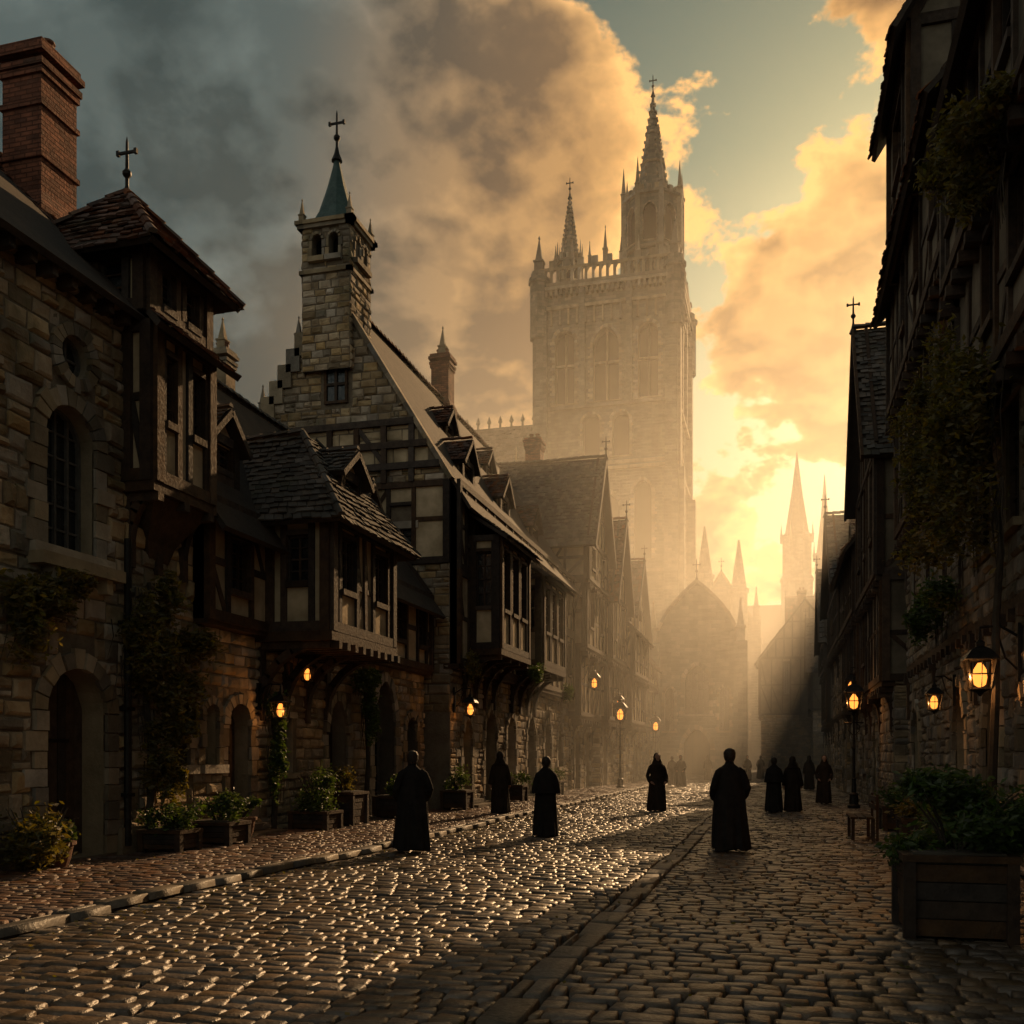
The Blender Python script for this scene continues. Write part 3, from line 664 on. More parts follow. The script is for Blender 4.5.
# =================================================================== RIGHT SIDE
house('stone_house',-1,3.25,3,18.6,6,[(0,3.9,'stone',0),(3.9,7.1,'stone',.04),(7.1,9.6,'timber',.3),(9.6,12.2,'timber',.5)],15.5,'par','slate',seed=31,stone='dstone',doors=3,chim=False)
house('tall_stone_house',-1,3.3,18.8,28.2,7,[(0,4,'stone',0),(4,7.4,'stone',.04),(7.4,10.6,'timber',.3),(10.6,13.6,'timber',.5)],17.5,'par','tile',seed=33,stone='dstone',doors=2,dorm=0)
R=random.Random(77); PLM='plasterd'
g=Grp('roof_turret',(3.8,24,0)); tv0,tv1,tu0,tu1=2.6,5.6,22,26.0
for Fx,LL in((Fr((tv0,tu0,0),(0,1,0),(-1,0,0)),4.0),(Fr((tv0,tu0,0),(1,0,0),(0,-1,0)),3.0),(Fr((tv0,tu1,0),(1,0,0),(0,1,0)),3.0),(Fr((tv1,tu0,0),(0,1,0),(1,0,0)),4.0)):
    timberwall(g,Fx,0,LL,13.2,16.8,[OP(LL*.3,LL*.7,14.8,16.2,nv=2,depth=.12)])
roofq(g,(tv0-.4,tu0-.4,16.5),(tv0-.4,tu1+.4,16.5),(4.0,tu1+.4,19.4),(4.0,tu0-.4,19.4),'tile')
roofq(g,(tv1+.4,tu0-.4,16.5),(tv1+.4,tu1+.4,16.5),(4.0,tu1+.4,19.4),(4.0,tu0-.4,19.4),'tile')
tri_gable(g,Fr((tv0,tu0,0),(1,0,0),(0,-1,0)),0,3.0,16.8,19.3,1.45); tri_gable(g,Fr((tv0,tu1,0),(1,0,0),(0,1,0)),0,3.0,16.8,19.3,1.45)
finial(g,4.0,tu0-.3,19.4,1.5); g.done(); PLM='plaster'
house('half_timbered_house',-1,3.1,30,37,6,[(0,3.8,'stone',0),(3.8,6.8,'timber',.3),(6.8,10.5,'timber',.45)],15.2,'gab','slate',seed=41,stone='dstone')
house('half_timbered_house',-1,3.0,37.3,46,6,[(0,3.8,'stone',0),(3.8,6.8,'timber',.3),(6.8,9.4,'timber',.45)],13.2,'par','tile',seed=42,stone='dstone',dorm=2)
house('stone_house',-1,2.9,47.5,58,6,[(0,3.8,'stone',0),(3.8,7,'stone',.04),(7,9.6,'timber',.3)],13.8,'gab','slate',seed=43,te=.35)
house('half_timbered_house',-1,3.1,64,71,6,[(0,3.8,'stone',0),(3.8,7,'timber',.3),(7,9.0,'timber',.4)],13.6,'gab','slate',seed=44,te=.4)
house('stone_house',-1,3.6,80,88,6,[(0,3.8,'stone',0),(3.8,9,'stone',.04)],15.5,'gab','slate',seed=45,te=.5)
# =================================================================== END OF STREET
R=random.Random(50)
def gothic_church(name,v0,v1,u0,u1,ze,zr,m='slate',curved=False):
    g=Grp(name,((v0+v1)/2,u0,0)); W=v1-v0; F=Fr((v0,u0,0),(1,0,0),(0,-1,0)); S=Fr((v1,u0,0),(0,1,0),(1,0,0)); L=u1-u0
    c=W/2
    ops=[OP(c-1.2,c+1.2,0,4.2,'point','door',depth=.8,sur=.4),OP(c-1.1,c+1.1,5.5,10,'point','win',nv=3,nh=5,depth=.5,sur=.35),OP(1,1.9,4,8,'point',nv=1,depth=.4),OP(W-1.9,W-1,4,8,'point',nv=1,depth=.4)]
    wall(g,F,0,W,0,ze,ops,'ashlar'); so=[OP(2+i*3.5,3.4+i*3.5,3.5,8.5,'point',nv=1,depth=.4) for i in range(int((L-3)/3.5))]
    wall(g,S,0,L,0,ze,so,'ashlar'); wall(g,Fr((v0,u0,0),(0,1,0),(-1,0,0)),0,L,0,ze,[],'ashlar'); wall(g,Fr((v0,u1,0),(1,0,0),(0,1,0)),0,W,0,ze,[],'ashlar')
    vm=(v0+v1)/2
    if curved:
        N=9; pr=[(c*(1-(i/N)**2.1),ze+(zr-ze)*(i/N)) for i in range(N+1)]
        poly=[(c+x,z) for x,z in pr]+[(c-x,z) for x,z in pr[::-1][1:]]
        for dd,fr in((0,F),(1,Fr((v0,u1,0),(1,0,0),(0,1,0)))): g('gable_wall','ashlar').add([fr.P(a,z) for a,z in poly],[tuple(range(len(poly)))])
        for (x,z),(x2,z2) in zip(pr,pr[1:]):
            for sg in(-1,1):
                roofq(g,(vm+sg*x,u0+.1,z),(vm+sg*x,u1,z),(vm+sg*x2,u1,z2),(vm+sg*x2,u0+.1,z2),m,.5,.5)
                beam(g('coping','trim'),F,c+sg*x,z,c+sg*x2,z2,.3,-.3,.25)
    else:
        tri_gable(g,F,0,W,ze,zr,kind='ashlar'); tri_gable(g,Fr((v0,u1,0),(1,0,0),(0,1,0)),0,W,ze,zr,kind='ashlar')
        for v in(v0-.3,v1+.3): roofq(g,(v,u0+.1,ze-.2),(v,u1,ze-.2),(vm,u1,zr),(vm,u0+.1,zr),m,.5,.5)
        for a,b in((0,c),(W,c)): beam(g('coping','trim'),F,a,ze,b,zr+.1,.3,-.3,.25)
    for v in(v0,v1):
        g('buttress','ashlar').abox(v-.6,v+.6,u0-.8,u0+.5,0,ze+1); pinnacle(g,v,u0-.1,ze+1,.8,4.0)
        for i in range(int(L/3.5)): pinnacle(g,v,u0+3.5*(i+1),ze-.5,.5,2.6)
    finial(g,vm,u0,zr,2.0); return g
gothic_church('gothic_chapel',-11.2,-3.4,92,106,11,17.6,curved=True).done()
R=random.Random(51)
house('town_house',-1,-1.9,108,115,9,[(0,6,'stone',0),(6,12,'timber',.2)],18,'par','slate',seed=61,te=.5,det=False)
house('town_house',-1,1.2,116,124,9,[(0,6,'stone',0),(6,14,'timber',.2)],20,'gab','tile',seed=62,te=.5,det=False)
house('town_house',-1,3.,98,105,8,[(0,6,'stone',0),(6,10,'timber',.2)],15,'gab','slate',seed=63,te=.5,det=False)
R=random.Random(52)
g=gothic_church('gothic_abbey',-12,-3,135,160,19,26)
for v,z in((-9.6,32),(-5.2,30)):
    g('turret','ashlar').lathe((v,134,0),[(1.1,0),(1.1,z-7),(1.3,z-6.9),(1.3,z-6.4),(1.0,z-6.3),(.1,z)],8)
g.done()
# --- cathedral tower
R=random.Random(53)
g=Grp('cathedral_tower',(-19,121,0)); x0,x1,y0,y1=-27.,-11.4,113.,128.6; W=15.6; H=56
for Fx in(Fr((x0,y0,0),(1,0,0),(0,-1,0)),Fr((x1,y0,0),(0,1,0),(1,0,0)),Fr((x1,y1,0),(-1,0,0),(0,1,0)),Fr((x0,y1,0),(0,-1,0),(-1,0,0))):
    ops=[]
    for i,c in enumerate((3.0,7.8,12.6)):
        w=1.15 if i!=1 else 1.5
        ops.append(OP(c-w,c+w,42.3,50.8,'point' if i==1 else 'arch','dark',depth=1.4,sur=.35))
    for c in(6.1,9.5): ops.append(OP(c-1.0,c+1.0,35.9,40.9,'arch','dark',depth=1.2,sur=.3))
    for c in(3.6,12.): ops.append(OP(c-1,c+1,24,33,'point','dark',depth=.9,sur=.35))
    ops.append(OP(6.2,9.4,18,32,'point','dark',depth=1,sur=.4))
    wall(g,Fx,0,W,0,H,ops,'ashlar')
    mb=g('mullions','trim')
    for o in ops[:3]:
        beam(mb,Fx,o['c'],o['z0'],o['c'],o['z1'],.22,-1.2,-.8); beam(mb,Fx,o['a0'],47,o['a1'],47,.25,-1.2,-.8)
    for z,q in((12,.35),(22.5,.35),(34.3,.5),(35.0,.25),(41.6,.45),(53.2,.4),(55.4,.7),(55.9,.5)): fbox(g('string_courses','trim'),Fx,-q,W+q,z,z+.35,-.1,q)
    for i in range(13):
        a=1.5+i*1.0; fbox(g('blind_arcade','trim'),Fx,a-.1,a+.1,51.4,53.2,-.05,.3)
    for a,b in((-.5,1.1),(W-1.1,W+.5)):
        fbox(g('buttresses','ashlar'),Fx,a,b,0,34,-.1,1.1);fbox(g('buttresses','ashlar'),Fx,a+.1,b-.1,34,53,-.1,.7)
    for a in(5.1,10.5): fbox(g('buttresses','ashlar'),Fx,a-.35,a+.35,41.8,55.4,-.1,.5)
    for i in range(26): fbox(g('corbel_table','trim'),Fx,.15+i*.6,.42+i*.6,54.7,55.39,-.05,.6)
    fbox(g('parapet','trim'),Fx,-.5,W+.5,57.7,58.0,.1,.5)
    for i in range(20):
        a=-.3+i*.82; fbox(g('parapet','trim'),Fx,a,a+.3,56.2,57.7,.15,.45)
        prism(g('parapet','trim'),Fx,[(a+.3,57.2),(a+.56,57.7),(a+.3,57.7)],.2,.4)
        if i%2==0: fbox(g('parapet','trim'),Fx,a-.05,a+.7,58.0,58.8,.12,.48)
    for a in(2,4,6,7.8,9.6,11.6,13.6): 
        q=Fx.P(a,59.1,.3); pinnacle(g,q[0],q[1],58.0,.35 if a!=7.8 else .5,2.6 if a!=7.8 else 4.2)
for x in(x0,x1):
    for y in(y0,y1):
        g('corner_turrets','ashlar').lathe((x,y,50),[(1.1,0),(1.1,6.4),(1.3,6.5),(1.3,7.0),(.95,7.1),(.95,7.8)],8)
        pinnacle(g,x,y,57.5,1.0,4.6)
g('roof','lead').abox(x0,x1,y0,y1,55.5,56.1)
def lantern(cx,cy,r,z0,z1,zt,n=8,sr=.62):
    ap=r*math.cos(math.pi/n); sd=2*r*math.sin(math.pi/n)
    for i in range(n):
        an=2*math.pi*i/n-math.pi/2; nn=Vector((math.cos(an),math.sin(an),0)); t=Vector((-nn.y,nn.x,0)); o=Vector((cx,cy,0))+nn*ap-t*sd/2
        Fx=Fr(o,t,nn); hgt=z1-z0
        oo=[OP(sd*.22,sd*.78,z0+hgt*.5,z0+hgt*.88,'point','dark',depth=.5,sur=.12),OP(sd*.3,sd*.7,z0+hgt*.12,z0+hgt*.36,'point','dark',depth=.3,sur=.1)]
        wall(g,Fx,0,sd,z0,z1,oo,'ashlar')
        for z in(z0+hgt*.42,z1-.4): fbox(g('string_courses','trim'),Fx,-.15,sd+.15,z,z+.3,-.1,.4)
        for j in range(3): fbox(g('crown_merlons','trim'),Fx,sd*(.05+.34*j),sd*(.05+.34*j)+sd*.2,z1-.1,z1+.6,-.2,.25)
        q=Vector((cx,cy,0))+ (nn*ap-t*sd/2)*1.04
        g('lantern_buttress','trim').lathe((q.x,q.y,z0),[(r*.11,0),(r*.11,hgt+.6),(r*.15,hgt+.7),(r*.10,hgt+.9),(.02,hgt+ (zt-z1)*.30)],4,math.pi/4)
    rr=r*sr; hs=zt-z1
    g('spire','ashlar').lathe((cx,cy,z1),[(r,0),(r*.95,.1),(rr*1.05,.15),(rr,1.2)]+[(rr*(1-t)**1.04,hs*t) for t in(.2,.4,.6,.8)]+[(.08,hs)],n,math.pi/8)
    for i in range(n):
        an=math.pi/8+2*math.pi*i/n
        for j in range(2,14):
            t=j/14.5; q=rr*(1-t)+.05; g('crockets','trim').obox((cx+q*math.cos(an),cy+q*math.sin(an),z1+hs*t),(.1,0,0),(0,.1,0),(0,0,.13))
    for t in(.33,.62): g('spire_bands','trim').lathe((cx,cy,z1+hs*t),[(rr*(1-t)+.12,0),(rr*(1-t)+.14,.25),(rr*(1-t)-.05,.35)],n,math.pi/8)
    finial(g,cx,cy,zt-.2,2.4)
lantern(-14.5,118.5,3.4,55.5,67.0,80.)
lantern(-24.2,117,1.45,55.5,60.5,68.5,sr=.8)
g.done()
# nave
R=random.Random(54)
g=Grp('cathedral_nave',(-40,120,0))
F=Fr((-62,114,0),(1,0,0),(0,-1,0)); so=[OP(1.5+i*4.5,4.1+i*4.5,16,30,'point','dark',depth=.6,sur=.3) for i in range(7)]
wall(g,F,0,35,0,33,so,'ashlar')
for i in range(8): fbox(g('buttresses','ashlar'),F,.1+i*4.5,1.2+i*4.5,0,31,-.1,1.2); q=F.P(.6+i*4.5,33,.5); pinnacle(g,q[0],q[1],31,.8,7)
roofq(g,(-62,113.6,33),(-27,113.6,33),(-27,121,43),(-62,121,43),'slate',.8,.8); roofq(g,(-62,128.6,33),(-27,128.6,33),(-27,121,43),(-62,121,43),'slate',1.5,1.5)
for i in range(24): g('roof_cresting','trim').lathe((-61.5+i*1.45,121,43),[(.14,0),(.14,.5),(.3,.7),(.02,1.5)],4)
g('walls','ashlar').add([(-62,128.6,0),(-27,128.6,0),(-27,128.6,33),(-62,128.6,33)],[(0,1,2,3)])
g('walls','ashlar').add([(-62,114,0),(-62,128.6,0),(-62,128.6,33),(-62,121,43),(-62,114,33)],[(0,1,2,3,4)])
g.done()
g=Grp('distant_cathedral',(4,229,0))
for (v,u,w,zb,zt) in((3.6,229,3.6,50,69),(9.5,231,2.4,46,64),(16,233,2.4,30,44)):
    g('towers','ashlar').lathe((v,u,0),[(w,0),(w,zb*.8),(w*1.08,zb*.81),(w*.92,zb*.83),(w*.92,zb)],8,math.pi/8)
    g('spires','slate').lathe((v,u,zb),[(w,0),(w*.75,.8),(w*.35,(zt-zb)*.5),(.05,zt-zb)],8,math.pi/8)
    for i in range(8):
        an=math.pi/8+i*math.pi/4; pinnacle(g,v+w*math.cos(an),u+w*math.sin(an),zb-1,.5,4)
g('nave','ashlar').abox(-8,24,232,250,0,27)
g('nave_roof','slate').add([(-9,231,27),(25,231,27),(25,241,37),(-9,241,37),(-9,251,27),(25,251,27)],[(0,1,2,3),(3,2,5,4),(0,3,4),(1,5,2)])
for i in range(9): pinnacle(g,-8+4*i,231.5,27,.9,4)
g.done()
g=Grp('distant_rooftops',(0,180,0)); R=random.Random(60)
for i in range(60):
    u=R.uniform(140,320); v=R.uniform(-90,110)
    if -14<v<0 and u<165 or (-66<v<-8 and u<150): continue
    w=R.uniform(4,7);l=R.uniform(5,9);h=R.uniform(8,17);r=R.uniform(4,8)
    g('walls','plaster').abox(v-w,v+w,u-l,u+l,0,h)
    g('roofs','slate').add([(v-w-.4,u-l,h),(v+w+.4,u-l,h),(v+w+.4,u+l,h),(v-w-.4,u+l,h),(v,u-l,h+r),(v,u+l,h+r)],[(0,4,5,3),(1,2,5,4),(0,1,4),(3,5,2)])
    g('chimneys','brick').abox(v+w*.4,v+w*.4+1,u,u+1,h,h+r+1.5)
g.done()
print('buildings',time.time()-T0)
# =================================================================== GROUND
R=random.Random(99)
g=Grp('ground',(0,0,0)); mb=g('ground','soil'); mb.add([(-1500,-1500,-.16),(1500,-1500,-.16),(1500,2500,-.16),(-1500,2500,-.16)],[(0,1,2,3)]); g.done(True)
def und(v,u): return .014*math.sin(v*1.3+u*.4)+.012*math.sin(u*.9-v*.5)+.010*math.sin(v*3.1+u*1.7)
def setts(name,m,v0,v1,u0,u1,rd,sw,z,gap=.012,sk=0,h=.02,inner=.035):
    g=Grp(name,(0,0,0)); mb=g(name,m); mb.smooth=True
    u=u0; VS=mb.v; FS=mb.f
    while u<u1:
        d=R.uniform(*rd); v=v0-R.random()*sw[0]
        while v<v1:
            w=R.uniform(*sw); a=max(v,v0);b=min(v+w,v1)
            if b-a>.06:
                zt=z+R.uniform(-h,h)*.7; tl=R.uniform(-h,h)*.35;tm=R.uniform(-h,h)*.35
                jj=min(.03,d*.13); gg=gap*R.uniform(.6,1.5)
                c=[(a+gg,u+gg),(b-gg,u+gg),(b-gg,u+d-gg),(a+gg,u+d-gg)]
                c=[(x+R.uniform(-jj,jj)*.7,y+R.uniform(-jj,jj)) for x,y in c]
                mx=(a+b)/2;my=u+d/2
                wob=.05*math.sin(mx*1.1+u*.3)
                o=len(VS); q=und(mx,my); inn=inner*R.uniform(.6,1.2)
                for k,(e,zz) in enumerate(((0,-.085),(.005,-.012),(inn,0))):
                    for x,y in c:
                        fx=(x-mx);fy=(y-my); L=math.hypot(fx,fy)
                        VS.append((x-fx/L*e*1.3,y-fy/L*e*1.3+wob,zt+zz+q+(tl*(1 if fx>0 else -1)+tm*(1 if fy>0 else -1) if k else 0)))
                VS.append((mx,my+wob,zt+q+R.uniform(-.003,.004)))
                for k in(0,4):
                    for i in range(4): FS.append((o+k+i,o+k+(i+1)%4,o+k+4+(i+1)%4,o+k+4+i))
                for i in range(4): FS.append((o+8+i,o+8+(i+1)%4,o+12))
            v+=w
        u+=d
    return g.done(True)
g=Grp('road_bed',(0,0,0)); g('road_bed','grit').add([(-7,-5,-.068),(3.4,-5,-.068),(3.4,140,-.068),(-7,140,-.068)],[(0,1,2,3)]); g.done(True)
setts('cobblestone_road','cobble',-6.85,-1.86,4.3,45,(.13,.22),(.15,.34),0,.006,h=.014,inner=.022)
setts('cobblestone_road','cobble',-1.54,3.3,4.3,45,(.13,.22),(.15,.34),0,.006,h=.014,inner=.022)
setts('cobblestone_road','cobble',-6.85,3.3,45,112,(.35,.5),(.35,.6),0)
setts('gutter_stones','kerb',-1.85,-1.55,4.3,80,(.4,.85),(.4,.5),.004,h=.012)
g=Grp('pavement_bed',(0,0,0)); g('pavement_bed','grit').abox(-10.8,-6.95,-5,64,-.15,.035); g.done(True)
setts('brick_pavement','sett',-10.5,-7.13,7,64,(.12,.17),(.2,.3),.1,.006,h=.01,inner=.02)
setts('kerb_stones','kerb',-7.12,-6.86,5,64,(.6,1.1),(.4,.5),.09,h=.01,inner=.02)
print('ground',time.time()-T0)
g=Grp('fallen_leaves',(0,0,0)); mb=g('fallen_leaves','leafd')
for i in range(1900):
    if R.random()<.6: v=-6.75+abs(R.gauss(0,.5)) if R.random()<.6 else R.uniform(-10,-7.2)
    else: v=R.uniform(-6.5,3)
    u=R.uniform(5.5,30); z=(.122 if v<-6.9 else .022)+und(v,u); s=R.uniform(.015,.035); an=R.random()*6.3
    a=Vector((math.cos(an)*s,math.sin(an)*s,R.uniform(-.01,.01))); b=Vector((-math.sin(an)*s*.6,math.cos(an)*s*.6,R.uniform(0,.012))); p=Vector((v,u,z))
    mb.add([tuple(p-a),tuple(p+b),tuple(p+a),tuple(p-b)],[(0,1,2,3)])
g.done(True)
# =================================================================== PLANTS
def leaves(mb,c,rad,n,size=.06,clumps=9,wallmin=None):
    cs=[]
    for i in range(clumps):
        a=Vector((R.gauss(0,1),R.gauss(0,1),R.gauss(0,1))); a.normalize(); a*=R.random()**.5*.85
        cs.append((a.x*rad[0],a.y*rad[1],a.z*rad[2],R.uniform(.2,.5)))
    for i in range(n):
        q=R.choice(cs); x=c[0]+q[0]+R.gauss(0,q[3]*rad[0]*.55);y=c[1]+q[1]+R.gauss(0,q[3]*rad[1]*.55);z=c[2]+q[2]+R.gauss(0,q[3]*rad[2]*.55)
        a=Vector((R.gauss(0,1),R.gauss(0,1),R.gauss(0,.6))).normalized(); b=a.cross(Vector((R.gauss(0,1),R.gauss(0,1),R.gauss(0,1)))).normalized(); s=size*R.uniform(.6,1.4); p=Vector((x,y,z)); nn=a.cross(b)
        mb.add([tuple(p-a*s),tuple(p+b*s*.45+nn*s*.15),tuple(p+a*s),tuple(p-b*s*.45+nn*s*.15)],[(0,1,2,3)])
def planter(v,u,w,d,h,name='potted_shrub',kind='box',fol=1.,leaf='leaf',n=1400,z=0.,fh=None):
    g=Grp(name,(v,u,z)); 
    if kind=='box':
        mb=g('planter_box','timber'); k=max(3,int(h/.16))
        for i in range(k):
            for sx,sy in((0,-1),(0,1),(-1,0),(1,0)):
                zz=z+.04+(h-.06)*i/k; hh=(h-.06)/k*.92; t=1-.08*(1-i/k)
                if sy: mb.abox(v-w/2*t,v+w/2*t,u+sy*d/2*t-.03,u+sy*d/2*t+.03,zz,zz+hh)
                else: mb.abox(v+sx*w/2*t-.028,v+sx*w/2*t+.028,u-d/2*t+.03,u+d/2*t-.03,zz,zz+hh)
        for sx in(-1,1):
            for sy in(-1,1): mb.abox(v+sx*w/2-.05,v+sx*w/2+.05,u+sy*d/2-.05,u+sy*d/2+.05,z-.02,z+h+.02)
        g('rim','timber').abox(v-w/2-.06,v+w/2+.06,u-d/2-.06,u+d/2+.06,z+h-.01,z+h+.05)
        g('potting_soil','soil').abox(v-w/2+.04,v+w/2-.04,u-d/2+.04,u+d/2-.04,z+.1,z+h+.07)
    elif kind=='pot':
        r=w/2; g('pot','clay').lathe((v,u,z),[(r*.65,0),(r*.8,h*.3),(r*.95,h*.85),(r*1.1,h*.87),(r*1.1,h),(r*.9,h),(r*.85,h*.9)],16)
    fh=fh or w*.6*fol
    for i in range(9):
        an=R.random()*6.3; e=R.uniform(.2,.6)*w*fol
        g('stems','stem').tube([(v,u,z+h*.9),(v+e*.4*math.cos(an),u+e*.4*math.sin(an),z+h+fh*.5),(v+e*math.cos(an),u+e*math.sin(an),z+h+fh)],[.018,.012,.005],5)
    leaves(g('foliage',leaf),(v,u,z+h+fh*.55),(w*.62*fol,d*.62*fol,fh*.75),n,.045)
    g.done()
planter(1.55,10.1,.85,.95,.72,fol=1.35,n=6000,fh=.6,leaf='leaf')
planter(2.0,13.2,.6,1.2,.45,fol=1.2,n=1800)
planter(2.2,15.6,.5,.8,.5,fol=1.2,n=1200)
planter(2.4,19.5,.5,.8,.5,fol=1.3,n=1200,leaf='leafd')
planter(2.5,24.,.5,.8,.5,fol=1.3,n=900)
for a in((-9.9,12.0,.5,.35),(-9.8,14.6,.7,.3),(-9.7,15.9,.8,.35),(-9.9,17.1,.5,.4)): planter(a[0],a[1],a[2],a[2]*.8,a[3],z=.1,kind='pot' if a[2]<.6 else 'box',fol=1.1,n=1100)
planter(-9.6,19.6,.8,.7,.35,z=.1,fol=1.3,n=2000,fh=.8); planter(-9.7,21.2,.8,.8,.7,z=.1,fol=1.,n=900,leaf='leafd')
planter(-9.6,24.,.7,.7,.5,z=.1,fol=1.1,n=900); planter(-9.3,28.4,.7,.7,.5,z=.1,fol=1.3,n=900); planter(-9.,33.9,.7,.7,.5,z=.1,fol=1.3,n=700); planter(-9.,40.,.7,.7,.5,z=.1,fol=1.3,n=700)
def bush(v,u,z,r,h,n,leaf='leaf'):
    g=Grp('shrub',(v,u,z))
    for i in range(8):
        an=R.random()*6.3; g('stems','stem').tube([(v,u,z),(v+r*.3*math.cos(an),u+r*.3*math.sin(an),z+h*.5),(v+r*.7*math.cos(an),u+r*.7*math.sin(an),z+h)],[.025,.015,.005],5)
    leaves(g('foliage',leaf),(v,u,z+h*.55),(r,r,h*.55),n,.05,12); g.done()
bush(-9.7,11.4,.1,.55,.85,2400,'leafd'); bush(-9.95,10.4,.1,.4,.6,1200,'leaf')
def ivy(name,wv,s,pts,n,leaf='leaf',thick=.2,trunk=None):
    g=Grp(name,(wv,pts[0][0],0))
    if trunk:
        g('ivy_stem','stem').tube([(wv+s*(.08+.05*math.sin(i)),p[0]+.08*math.sin(i*1.7),p[1]) for i,p in enumerate(trunk)],[.07-.04*i/len(trunk) for i in range(len(trunk))],7)
    for u,z,ru,rz,w in pts:
        leaves(g('ivy_leaves',leaf),(wv+s*thick*1.1,u,z),(thick,ru,rz),int(n*w),.055,12)
        for k in range(7):
            uu=u+R.uniform(-1,1)*ru; g('ivy_stem','stem').tube([(wv+s*.08,uu,z+rz*.3),(wv+s*.12,uu+R.uniform(-.1,.1),z-rz*.3),(wv+s*.1,uu+R.uniform(-.2,.2),z-rz*1.1)],[.012,.01,.004],4)
    g.done()
ivy('climbing_ivy',-10.35,1,[(14.7,3.1,.9,.6,1.6),(14.9,2.3,.65,.5,1.),(15.5,3.6,.5,.35,.7),(14.7,1.4,.4,.6,.6),(14.1,3.7,.4,.45,.6),(14.6,4.3,.3,.5,.4)],2800,leaf='leafd',thick=.36,trunk=[(14.6,.1),(14.6,.9),(14.7,1.8),(14.65,2.8),(14.8,3.6),(14.7,4.6)])
ivy('climbing_ivy',-10.35,1,[(11.9,3.9,.7,.32,1.),(11.5,3.5,.4,.5,.8),(12.5,4.2,.5,.2,.5)],2000,leaf='leafd',thick=.3)
ivy('climbing_ivy',-10.3,1,[(23.5,3.6,.7,.4,1.),(23.7,2.7,.4,.8,.8)],1600,trunk=[(23.7,.1),(23.7,1.5),(23.6,3.4)])
ivy('climbing_ivy',-10.3,1,[(18.9,1.6,.35,.9,.8),(18.8,2.6,.4,.4,.5)],1500,trunk=[(18.9,.1),(18.9,1.5),(18.8,2.6)])
ivy('climbing_ivy',-9.2,1,[(28.9,4.4,.5,.5,1)],1100,leaf='leafd')
ivy('climbing_ivy',-8.6,1,[(34.4,4.6,.8,.4,1),(40.2,4.3,.8,.45,1)],900)
ivy('climbing_ivy',3.0,-1,[(16.6,7.0,1.3,1.0,1.8),(15.4,6.6,.9,.9,1.2),(17.5,6.0,.8,.7,.8),(15.0,5.2,.3,.8,.4),(18.8,7.2,1.1,.6,.8),(16.5,5.2,.25,.7,.3),(17.9,5.0,.2,.5,.2)],2800,thick=.55,leaf='leafd',trunk=[(15.2,0),(15.25,1.2),(15.1,2.4),(15.3,3.6),(15.1,4.6),(15.6,5.6),(16.2,6.6)])
ivy('climbing_ivy',3.15,-1,[(20.,4.6,.8,.4,.8),(21.2,4.4,.6,.5,.6)],2200,thick=.35)
ivy('climbing_ivy',2.8,-1,[(13.6,9.6,1.0,.4,1.),(15.2,9.8,.8,.35,.7),(13.9,9.0,.3,.6,.4)],2000,thick=.4,leaf='leafd')
def steps(v,u,w,n=2,s=1):
    g=Grp('stone_steps',(v,u,.1)); 
    for i in range(n): g('treads','kerb').abox(min(v-s*.05,v+s*.32*(n-i)),max(v-s*.05,v+s*.32*(n-i)),u-w/2-.1*(n-i),u+w/2+.1*(n-i),.05 if i==0 else .05+.14*i+.001,.1+.14*(i+1)-.07)
    g.done()
steps(-10.38,17.8,1.2); steps(-10.38,22.3,1.5); steps(-9.55,30.2,1.4); steps(-9.55,35.6,1.5); steps(-10.38,27.4,1.1,1)
# =================================================================== LANTERNS
def lantern_head(g,x,y,z,s,power):
    ir=g('lantern_frame','iron'); w=.13*s;t=.19*s;h=.42*s
    ir.lathe((x,y,z-.06*s),[(.02*s,-.05*s),(.06*s,0),(w*1.5,.05*s),(w*1.5,.075*s)],4,math.pi/4)
    for sx in(-1,1):
        for sy in(-1,1):
            ir.tube([(x+sx*w,y+sy*w,z),(x+sx*t,y+sy*t,z+h)],[.016*s,.016*s],4)
        ir.tube([(x+sx*w,y,z),(x+sx*t,y,z+h)],[.008*s]*2,4);ir.tube([(x,y+sx*w,z),(x,y+sx*t,z+h)],[.008*s]*2,4)
    for zz,q in((z+h*.5,(w+t)/2),(z+h,t)):
        for sg in(-1,1):
            ir.abox(x-q,x+q,y+sg*q-.01*s,y+sg*q+.01*s,zz-.01*s,zz+.01*s); ir.abox(x+sg*q-.01*s,x+sg*q+.01*s,y-q,y+q,zz-.012*s,zz+.012*s)
    g('lantern_roof','iron').lathe((x,y,z+h),[(t*1.75,0),(t*1.6,.04*s),(t*.9,.16*s),(t*.4,.2*s),(t*.45,.26*s),(.03*s,.3*s),(.035*s,.34*s),(.005,.44*s)],4,math.pi/4)
    g('flame','flame',True).lathe((x,y,z+.02*s),[(.02,0),(.08*s,.04*s),(.10*s,.14*s),(.09*s,.26*s),(.03,.36*s)],10)
    if power:
        L=bpy.data.lights.new('lamp_light','POINT'); L.energy=power; L.color=(1,.42,.12); L.shadow_soft_size=.03*s
        o=bpy.data.objects.new('lamp_light',L); o.location=(x+(-.16*s if x>-2 else .16*s),y-.16*s,z+.16*s); g.extra.append(o)
